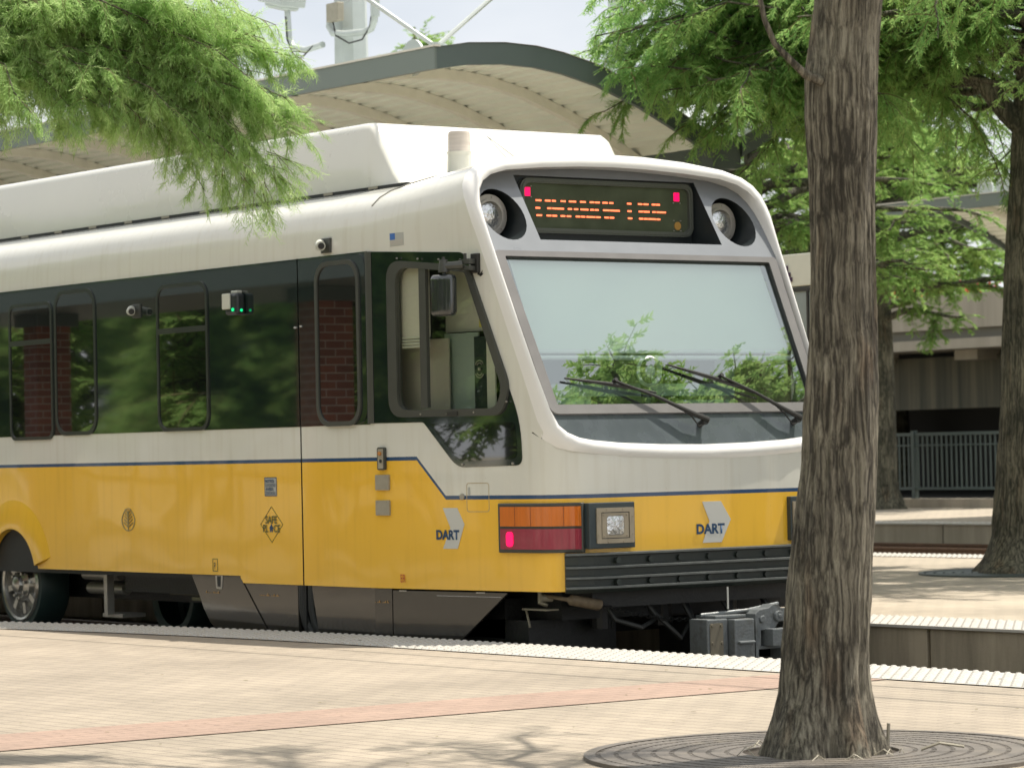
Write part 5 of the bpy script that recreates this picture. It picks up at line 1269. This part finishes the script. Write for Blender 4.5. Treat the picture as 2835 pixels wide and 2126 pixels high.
G = 'bald cypress trees along the platforms'
# near tree whose trunk crosses the picture
TR1 = [(-9.08,8.20,-.03,.245),(-9.075,8.20,.06,.213),(-9.07,8.20,.15,.188),(-9.065,8.205,.25,.170),(-9.06,8.21,.36,.161),(-9.045,8.225,.59,.158),(-9.03,8.245,.85,.151),(-9.015,8.265,1.12,.139),(-9.01,8.28,1.38,.137),(-9.005,8.285,1.56,.130),(-9.0,8.29,1.82,.121),(-8.998,8.292,2.09,.118),(-8.995,8.295,2.26,.123),(-8.993,8.298,2.44,.130),(-8.99,8.303,2.6,.131),(-8.985,8.32,2.74,.125),(-8.97,8.33,2.88,.123),(-8.95,8.34,4.2,.105),(-8.93,8.34,6.2,.07),(-8.92,8.34,8.0,.03)]
t1 = Tree('cypress_tree', (-9.06,8.27,0), 'near cypress with shaggy brown trunk standing in front of the train nose', 'tree', G, 11, M['leaf_mid'], M['bark'], ls=1.15)
tm = trunk_mesh('trunk', TR1, M['bark'], t1.t, seed=2, nseg=150, ridge=.0075, ring_h=.014)
t1.wood.tube([(-8.97,8.18,2.56),(-8.985,8.11,2.585),(-9.0,8.06,2.63),(-9.03,8.0,2.70),(-9.05,7.97,2.79),(-9.06,7.95,2.9),(-9.1,7.7,3.4)], [.022,.017,.014,.012,.011,.010,.004], 8)
rg = random.Random(21)
for k in range(26):
    z = 3.5+4.2*k/26; an = k*2.4; L_ = 2.3*(1-.6*(z-3.5)/4.5)
    p0 = Vector((-8.95,8.38,z)); t1.limb(p0, p0+Vector((math.cos(an)*L_, math.sin(an)*L_, rg.uniform(.0,.6))), .035, .15, 12, .45, 14, side_limbs=2)
t1.finish(tm)
# left tree: trunk just outside the frame, bright hanging sprays inside it
KN = .77    # this tree stands nearer than the train
def kn(p): p = Vector(p); return Vector((p.x*KN, p.y*KN, 1.18+(p.z-1.18)*KN))
LB = Vector((-17.3*KN,7.6*KN,0))
t2 = Tree('cypress_tree', LB, 'bright green cypress whose hanging sprays droop in front of the canopy at the upper left', 'tree', G, 5, M['leaf_bright'], M['bark'], blade=.0042, ls=.80)
t2.tw = .0022
tm = trunk_mesh('trunk', [(LB.x,LB.y,-.02,.19),(LB.x,LB.y,.2,.15),(LB.x,LB.y,1.2,.12),(LB.x,LB.y,3,.10),(LB.x,LB.y,6,.03)], M['bark'], t2.t, seed=5, nseg=60)
hub = Vector((-16.2,7.7,3.45))
tips = [((-14.68,9.12,3.62),.10),((-14.62,9.2,3.38),.15),((-14.58,9.25,3.12),.22),((-14.52,9.32,2.92),.30),((-14.50,9.32,2.78),.35),((-14.60,9.2,2.66),.35),((-14.74,9.0,2.78),.3),((-14.86,8.86,2.98),.2),((-14.95,8.75,3.15),.15),((-15.1,8.55,3.22),.1),((-15.25,8.35,3.3),.1),((-14.7,9.05,3.5),.1),((-14.85,8.85,3.4),.1),((-15.0,8.6,3.6),.05),((-15.3,8.2,3.55),.05),((-14.8,8.95,3.25),.15),((-14.65,9.12,3.05),.2),((-15.4,8.15,3.15),.1),((-15.28,8.3,3.0),.15),((-15.42,8.1,3.02),.15),((-15.15,8.48,3.04),.15),((-15.05,8.6,3.3),.1),((-14.64,9.18,3.5),.1),((-14.6,9.22,3.3),.15),((-14.62,9.18,2.9),.3),((-14.75,9.0,2.98),.25)]
rg = random.Random(8)
for k in range(5): t2.wood.tube([kn((-17.28,7.6,3.1+.12*k)), kn((-16.7,7.6+.08*k,3.35+.1*k)), kn((-16.1+.1*k,7.7+.1*k,3.4+.1*k))], [.03,.024,.012], 8)
for i, (tp, sag) in enumerate(tips):
    for q in range(3):
        tt = Vector(tp)+Vector((rg.uniform(-.25,.25), rg.uniform(-.25,.25), rg.uniform(-.05,.08)))
        st_ = hub + Vector((rg.uniform(-.05,.3), rg.uniform(0,.3), rg.uniform(-.1,.5)))
        t2.limb(kn(st_), kn(tt), .0045, sag*KN, 38, .17, 24, start=.2, hang=1.6, spread=.75, r1=.0015)
# pendulous sprigs
for p, d, L_ in (((-14.66,9.12,2.72),(.12,.10,-.75),.30),((-14.60,9.2,2.66),(.12,.12,-1),.26),((-14.86,8.85,2.98),(.02,.0,-1),.30),((-14.80,8.92,2.95),(.05,.0,-1),.28),((-14.56,9.28,2.8),(.25,.25,-.25),.30),((-14.55,9.28,3.0),(.3,.3,.1),.25),((-14.58,9.25,2.98),(.3,.3,.15),.3),((-14.7,9.1,3.42),(.3,.3,.2),.3),((-14.55,9.28,2.72),(.3,.28,-.4),.2),((-14.72,9.05,2.74),(.1,.1,-1),.18),((-14.98,8.7,3.05),(0,0,-1),.16),((-15.1,8.55,3.1),(0,0,-1),.14)):
    for q in range(6):
        t2.twig(kn(Vector(p)+Vector((rg.uniform(-.04,.04), rg.uniform(-.04,.04), rg.uniform(-.03,.03)))), Vector(d)+Vector((rg.uniform(-.5,.5), rg.uniform(-.5,.5), rg.uniform(-.35,.35))), L_*KN*rg.uniform(.8,1.1), 22, .6)
for k in range(22):
    z = 3.9+3*k/22; an = k*2.4; L_ = 2.0*(1-.6*(z-3.9)/3.4)
    p0 = Vector((LB.x,LB.y,z*.85)); t2.limb(p0, p0+Vector((math.cos(an)*L_*.8, math.sin(an)*L_*.8, rg.uniform(.0,.5))), .03, .12, 10, .42, 12, side_limbs=2)
t2.finish(tm)

# island tree on the right
t3 = Tree('cypress_tree', (-20.44,20.85,0), 'dark trunked cypress at the right edge standing in a grate on the middle platform', 'tree', G, 31, M['leaf_mid'], M['bark_dark'], blade=.009, ls=1.5)
TR3 = [(-20.36,20.97,-.02,.54),(-20.35,20.97,.12,.43),(-20.34,20.98,.35,.36),(-20.32,20.99,.8,.33),(-20.30,21.02,1.8,.30),(-20.26,21.07,3,.285),(-20.22,21.13,4.2,.26),(-20.15,21.22,6,.15),(-20.15,21.22,9,.04)]
tm = trunk_mesh('trunk', TR3, M['bark_dark'], t3.t, seed=9, nseg=110, ridge=.012, ring_h=.03)
t3.wood.tube([(-20.25,21.0,3.95),(-20.38,20.84,4.15),(-20.52,20.66,4.42),(-20.7,20.42,4.56),(-20.92,20.13,4.70),(-21.3,19.7,4.8)], [.11,.10,.075,.055,.045,.02], 10)
t3.wood.tube([(-20.22,20.95,4.45),(-20.4,20.72,4.75),(-20.52,20.56,5.1),(-20.6,20.4,5.5)], [.06,.045,.035,.02], 8)
rg = random.Random(17)
fo_ = [(1250,60),(1290,130),(1330,200),(1380,260),(1420,300),(1460,200),(1500,120),(1480,330),(1540,260),(1560,60),(1600,180),(1640,250),(1660,100),(1700,60),(1720,200),(1400,90),(1350,20),(1950,60),(2000,120),(2050,40),(1930,160),(2100,90),(2060,200),(2130,170)]
# limb tips listed around the crown (metres)
for k in range(46):
    an = math.pi*.5+ (k*2.399); L_ = rg.uniform(2.2,4.0); z = rg.uniform(3.9,6.6)
    p0 = Vector((-20.2,21.15,min(z,5.6))); tip = p0+Vector((math.cos(an)*L_, math.sin(an)*L_, rg.uniform(-.75,.5)))
    if tip.z < 4.15: tip.z = 4.15
    t3.limb(p0, tip, .04, .25, 18, .55, 18, side_limbs=2, hang=.9)
# limbs towards the upper middle of the view (the crown reaches out over the track)
Lf = Vector((-.598,-.802,0)) if False else None
for (px_, z, dep_) in [(-3.95,4.95,.2),(-3.85,4.7,-.2),(-3.8,5.2,.3),(-3.7,4.6,.1),(-3.9,5.3,-.1),(-3.75,4.9,-.3),(-3.6,4.6,.5),(-3.4,4.35,-.6),(-3.2,4.1,.2),(-3.0,4.75,.8),(-2.9,4.05,-.3),(-2.7,4.4,.4),(-2.6,3.85,0),(-2.4,4.9,-.5),(-2.3,4.2,.6),(-2.1,3.95,-.4),(-1.9,4.5,0),(-1.8,4.1,.5),(-1.7,4.95,-.6),(-3.5,5.1,.3),(-3.0,4.4,-.9),(-2.4,4.0,.9),(-2.0,4.7,.9),(-1.4,4.3,-.5),(-1.2,4.6,.3),(-.9,4.4,-.7),(-.7,4.75,-.3),(-3.3,4.9,-1),(-2.8,5.1,0)]:
    # px_ metres to the left of the trunk as seen from the station side, dep_ metres nearer/farther
    z += (.55 if px_ < -2.1 else .28) if px_ > -2.75 else 0
    tip = Vector((-20.25+px_*.598-dep_*.80, 21.05+px_*.802+dep_*.598, z))
    p0 = Vector((-20.2,21.1, z+rg.uniform(-.1,.7))); t3.limb(p0, tip, .02, .2, 26, .42, 24, start=.25, hang=1.2, side_limbs=3)
t3.finish(tm)

# farther trees
def far_tree(base, H, rad, z0, label, seed, ls=3.0, nl=40, lean=(0,0), grp='trees beyond the station', tr=.22, tw=15, nb=12):
    t = Tree('tree', base, label, 'tree', grp, seed, M['leaf_far'], M['bark_dark'], blade=.016, ls=ls); rg = t.rg; b = Vector(base)
    tm = trunk_mesh('trunk', [(b.x,b.y,b.z,tr*1.7),(b.x,b.y,b.z+.4,tr*1.15),(b.x,b.y,b.z+z0,tr*.9),(b.x+lean[0]*.5,b.y+lean[1]*.5,b.z+H*.6,tr*.5),(b.x+lean[0],b.y+lean[1],b.z+H*.92,tr*.1)], M['bark_dark'], t.t, seed=seed, nseg=28, ridge=.01, ring_h=.12)
    for k in range(nl):
        f = (k+.5)/nl; z = z0+(H-z0)*f*.92; an = k*2.4+rg.uniform(-.3,.3); prof_ = math.sin(math.pi*min(1,(.25+.75*f)))**.7 if f > .35 else .75+.5*f
        L_ = rad*max(.25, prof_)*rg.uniform(.75,1.1)
        p0 = b+Vector((lean[0]*f, lean[1]*f, z*.92)); tip = p0+Vector((math.cos(an)*L_, math.sin(an)*L_, rg.uniform(-.1,.35)*L_*.6))
        t.limb(p0, tip, tr*.3, .15, tw, .3*ls, nb, side_limbs=2, start=.3, r1=.012)
    t.finish(tm); return t
far_tree((-42.9,40.45,0), 8.5, 3.6, 3.7, 'cypress on the farthest platform, its trunk half hidden behind the near trunk', 41, 1.6, 46, tr=.21, grp=G, tw=22, nb=17)
far_tree((-34.2,29.8,-.4), 8.5, 3.4, 3.4, 'leafy tree behind the canopy column and the cream box sign', 42, 1.5, 46, tw=22, nb=17)
far_tree((-11.3,19.1,0), 7.35, 2.5, 3.0, 'cypress out of view to the right, mirrored in the middle of the windscreen', 47, 2.0, 44, grp=G)
far_tree((-11.2,21.0,0), 7.4, 2.6, 3.0, 'cypress farther right on the middle platform, mirrored in the right part of the windscreen', 45, 2.0, 44, grp=G)
far_tree((-11.3,17.5,0), 7.45, 2.4, 3.2, 'cypress out of view to the right, mirrored in the left part of the windscreen', 46, 2.0, 44, grp=G)
far_tree((-50.7,35.6,0), 10.3, 2.3, 4, 'small treetop showing above the canopy beside the square pole', 43, 2.0, 36, tw=18, nb=14)
far_tree((-47.2,37.0,0), 9.3, 1.4, 4, 'slim treetop rising above the canopy curve behind the second pole', 44, 2.2, 26)
for i, (a, b, H, r_, lb) in enumerate([(-63,60,11,4.6,'broad tree on the far bank, left of the trunk behind the bridge'),(-53,64,9.5,4.6,'broad tree above the bridge parapet in the gap between the trunks'),(-46,66,8.6,4.2,'rounded tree above the bridge near the right-hand trunk'),(-38,64,10,4.6,'tree beyond the bridge at the right edge of the view'),(-72,56,10,4.4,'tree far behind the canopy end, left of the cream box sign')]):
    far_tree((a,b,0), H, r_, 3.5, lb, 60+i, 2.6, 44, tr=.25, tw=18, nb=15)
# red flowering shrub on the bridge side
fs = empty('flowering_shrub', (-50.5,51.2,3.4), 'red flowering shrub growing just above the bridge parapet between the trunks', 'shrub')
rg = random.Random(2); mb = MB(); mc_ = MB()
for i in range(420):
    x = -54.6+rg.random()*6.6; y = 51+rg.uniform(-.5,.5); z = 4.55+rg.gauss(0,.16)+.12*math.sin(x*3)
    r_ = rg.uniform(.03,.07); mb.add([(x-r_,y,z),(x,y-r_,z-r_*.5),(x+r_,y,z),(x,y+r_*.4,z+r_)], [(0,1,2),(0,2,3),(0,1,3)])
for i in range(5200):
    x = -55+rg.random()*7.2; y = 51+rg.uniform(-.7,.7); z = 3.5+abs(rg.gauss(.55,.35)); r_ = .06
    v = Vector((rg.uniform(-1,1),rg.uniform(-1,1),rg.uniform(-1,1))).normalized()*.1; u_ = v.cross(Vector((rg.uniform(-1,1),rg.uniform(-1,1),1))).normalized()*.035
    p = Vector((x,y,z)); mc_.add([p-v, p+u_, p+v, p-u_], [(0,1,2,3)])
mb.build('flowers', M['flower'], fs, recalc=False); mc_.build('foliage', M['leaf_far'], fs, recalc=False)
# trees mirrored in the windows (left of the view, behind the shelter) and the one mirrored in the windscreen
for i, (a, b, H, r_) in enumerate([(-30,.5,8,3.6),(-37,-1,9,4),(-24.5,-2,8,3.2),(-46,2,9,4.2),(-58,-3,10,4.5)]):
    far_tree((a,b,0), H, r_, 1.6, ['leafy tree behind the near platform shelter, seen only mirrored in the train windows','tall tree farther along the shelter, mirrored in the dark windows','leafy tree next to the shelter end, mirrored in the door window','tree at the far end of the near platform','last tree of the row far along the near platform'][i], 80+i, 4.2, 56, grp='trees beside the near platform', tw=16, nb=11)

# unseen trees added to block sky light: copies of the mirrored ones
srcs = [o for o in COL.objects if o.get('group') == 'trees beside the near platform']
for i, (a, b, rz, sc2) in enumerate([(-12,-6,1.0,1.25),(-20,-9,2.2,1.3),(-33,-9,.7,1.35),(-42,-10,4,1.4),(-52,-8,3,1.3),(-66,-4,5,1.3),(-70,6,1.5,1.3),(-64,9.5,2.8,1.05),(2,-14,.4,1.4),(12,-8,3.3,1.3)]):
    o = srcs[i % len(srcs)]; c = o.copy(); COL.objects.link(c); c.location = (a, b, 0); c.rotation_euler = (0,0,rz); c.scale = (sc2,)*3
    c['label'] = 'unseen tree added behind the photographer, blocking sky light on the train side'
    for ch in o.children:
        d = ch.copy(); COL.objects.link(d); d.parent = c
        for g2 in ch.children:
            d2_ = g2.copy(); COL.objects.link(d2_); d2_.parent = d
# overhead wires above the near track
mb = MB(); mb.tube([(x, 13.2, 5.75+.0*x) for x in (-70,-40,-10,25)], .014, 5); mb.build('contact_wire', M['iron'])
tag(bpy.data.objects['contact_wire'], 'thin overhead contact wire above the train, mirrored in the windscreen', 'wire')
mb = MB(); mb.tube([(x, 13.2, 6.9+.45*((x+10)/30)**2) for x in range(-40, 24, 6)], .014, 5); tag(mb.build('messenger_wire', M['iron']), 'sagging overhead support wire above the train roof, mirrored in the windscreen', 'wire')
# dry leaves scattered on the pavers
rg = random.Random(9); mb = MB()
for k in range(150):
    x = rg.uniform(-17,-8); y = rg.uniform(6.5,11.6); a = rg.uniform(0,6.28); r_ = rg.uniform(.006,.018)
    u_ = Vector((math.cos(a),math.sin(a),0))*r_; v_ = Vector((-u_.y,u_.x,rg.uniform(0,.3)*r_))*.4; p = Vector((x,y,.008))
    mb.add([p-u_, p+v_, p+u_, p-v_], [(0,1,2,3)])
tag(mb.build('leaf_litter', M['twig'], recalc=False), 'tiny dry leaves scattered over the near beige paving', 'leaves', kind='stuff')

# tree grates
def grate(name, c, r_, m, label, z=.012, hole=.30, rings=8, spokes=120):
    g_ = empty(name, (c[0],c[1],0), label, 'tree grate', 'tree grates')
    def cr_(q, zz, n=96): return [(c[0]+q*math.cos(2*math.pi*i/n), c[1]+q*math.sin(2*math.pi*i/n), zz) for i in range(n)]
    mb = MB(); mb.loft([cr_(r_-.045,z-.01), cr_(r_-.045,z+.004), cr_(r_,z+.004), cr_(r_,-.02)], closed=True)
    wd = (r_-.045-hole)/rings
    for k in range(rings+1):
        q = hole+wd*k; t_ = wd*.72 if k < rings else .02
        mb.loft([cr_(q,z-.012), cr_(q,z+.002), cr_(q+t_,z+.002), cr_(q+t_,z-.012)], closed=True)
    for k in range(spokes):
        a = 2*math.pi*k/spokes; u_ = Vector((math.cos(a), math.sin(a), 0)); v_ = Vector((-u_.y, u_.x, 0)); w_ = .0085 if k % 15 else .03
        p0, p1 = Vector((c[0],c[1],z+.0005))+u_*hole, Vector((c[0],c[1],z+.0005))+u_*(r_-.03)
        mb.add([p0-v_*w_*.7, p0+v_*w_*.7, p1+v_*w_*1.6, p1-v_*w_*1.6, p0-v_*w_*.7-Vector((0,0,.012)), p0+v_*w_*.7-Vector((0,0,.012)), p1+v_*w_*1.6-Vector((0,0,.012)), p1-v_*w_*1.6-Vector((0,0,.012))], [(0,1,2,3),(0,4,5,1),(1,5,6,2),(2,6,7,3),(3,7,4,0)])
    mb.build('grate_casting', m, g_)
    mb = MB(); mb.add(cr_(r_-.02,.003), [tuple(range(96))]); mb.build('soil_pit', M['soil'], g_)
    return g_
grate('tree_grate', (-9.15,8.26), .91, M['grate'], 'large round cast iron grate around the foot of the near tree')
grate('tree_grate', (-20.35,20.95), 1.0, M['grate2'], 'round iron grate under the dark trunk on the middle platform', hole=.45, rings=6, spokes=60)
# litter at the foot of the tree
rg = random.Random(4); mb = MB()
for k in range(26):
    a = rg.uniform(0,6.28); q = rg.uniform(.22,.36); x = -9.08+q*math.cos(a); y = 8.20+q*math.sin(a); dx, dy = rg.uniform(-.07,.07), rg.uniform(-.07,.07)
    mb.tube([(x,y,.02),(x+dx*.5,y+dy*.5,.035+rg.random()*.02),(x+dx,y+dy,.02)], .0022, 4)
mb.tube([(-8.95,8.42,.0),(-8.945,8.425,.12)], .007, 5); mb.tube([(-8.85,8.5,.02),(-8.8,8.55,.045),(-8.74,8.62,.03)], .006, 5)
tag(mb.build('fallen_twigs', M['plate']), 'dry twigs and bits of litter around the foot of the near tree', 'twigs', kind='stuff')
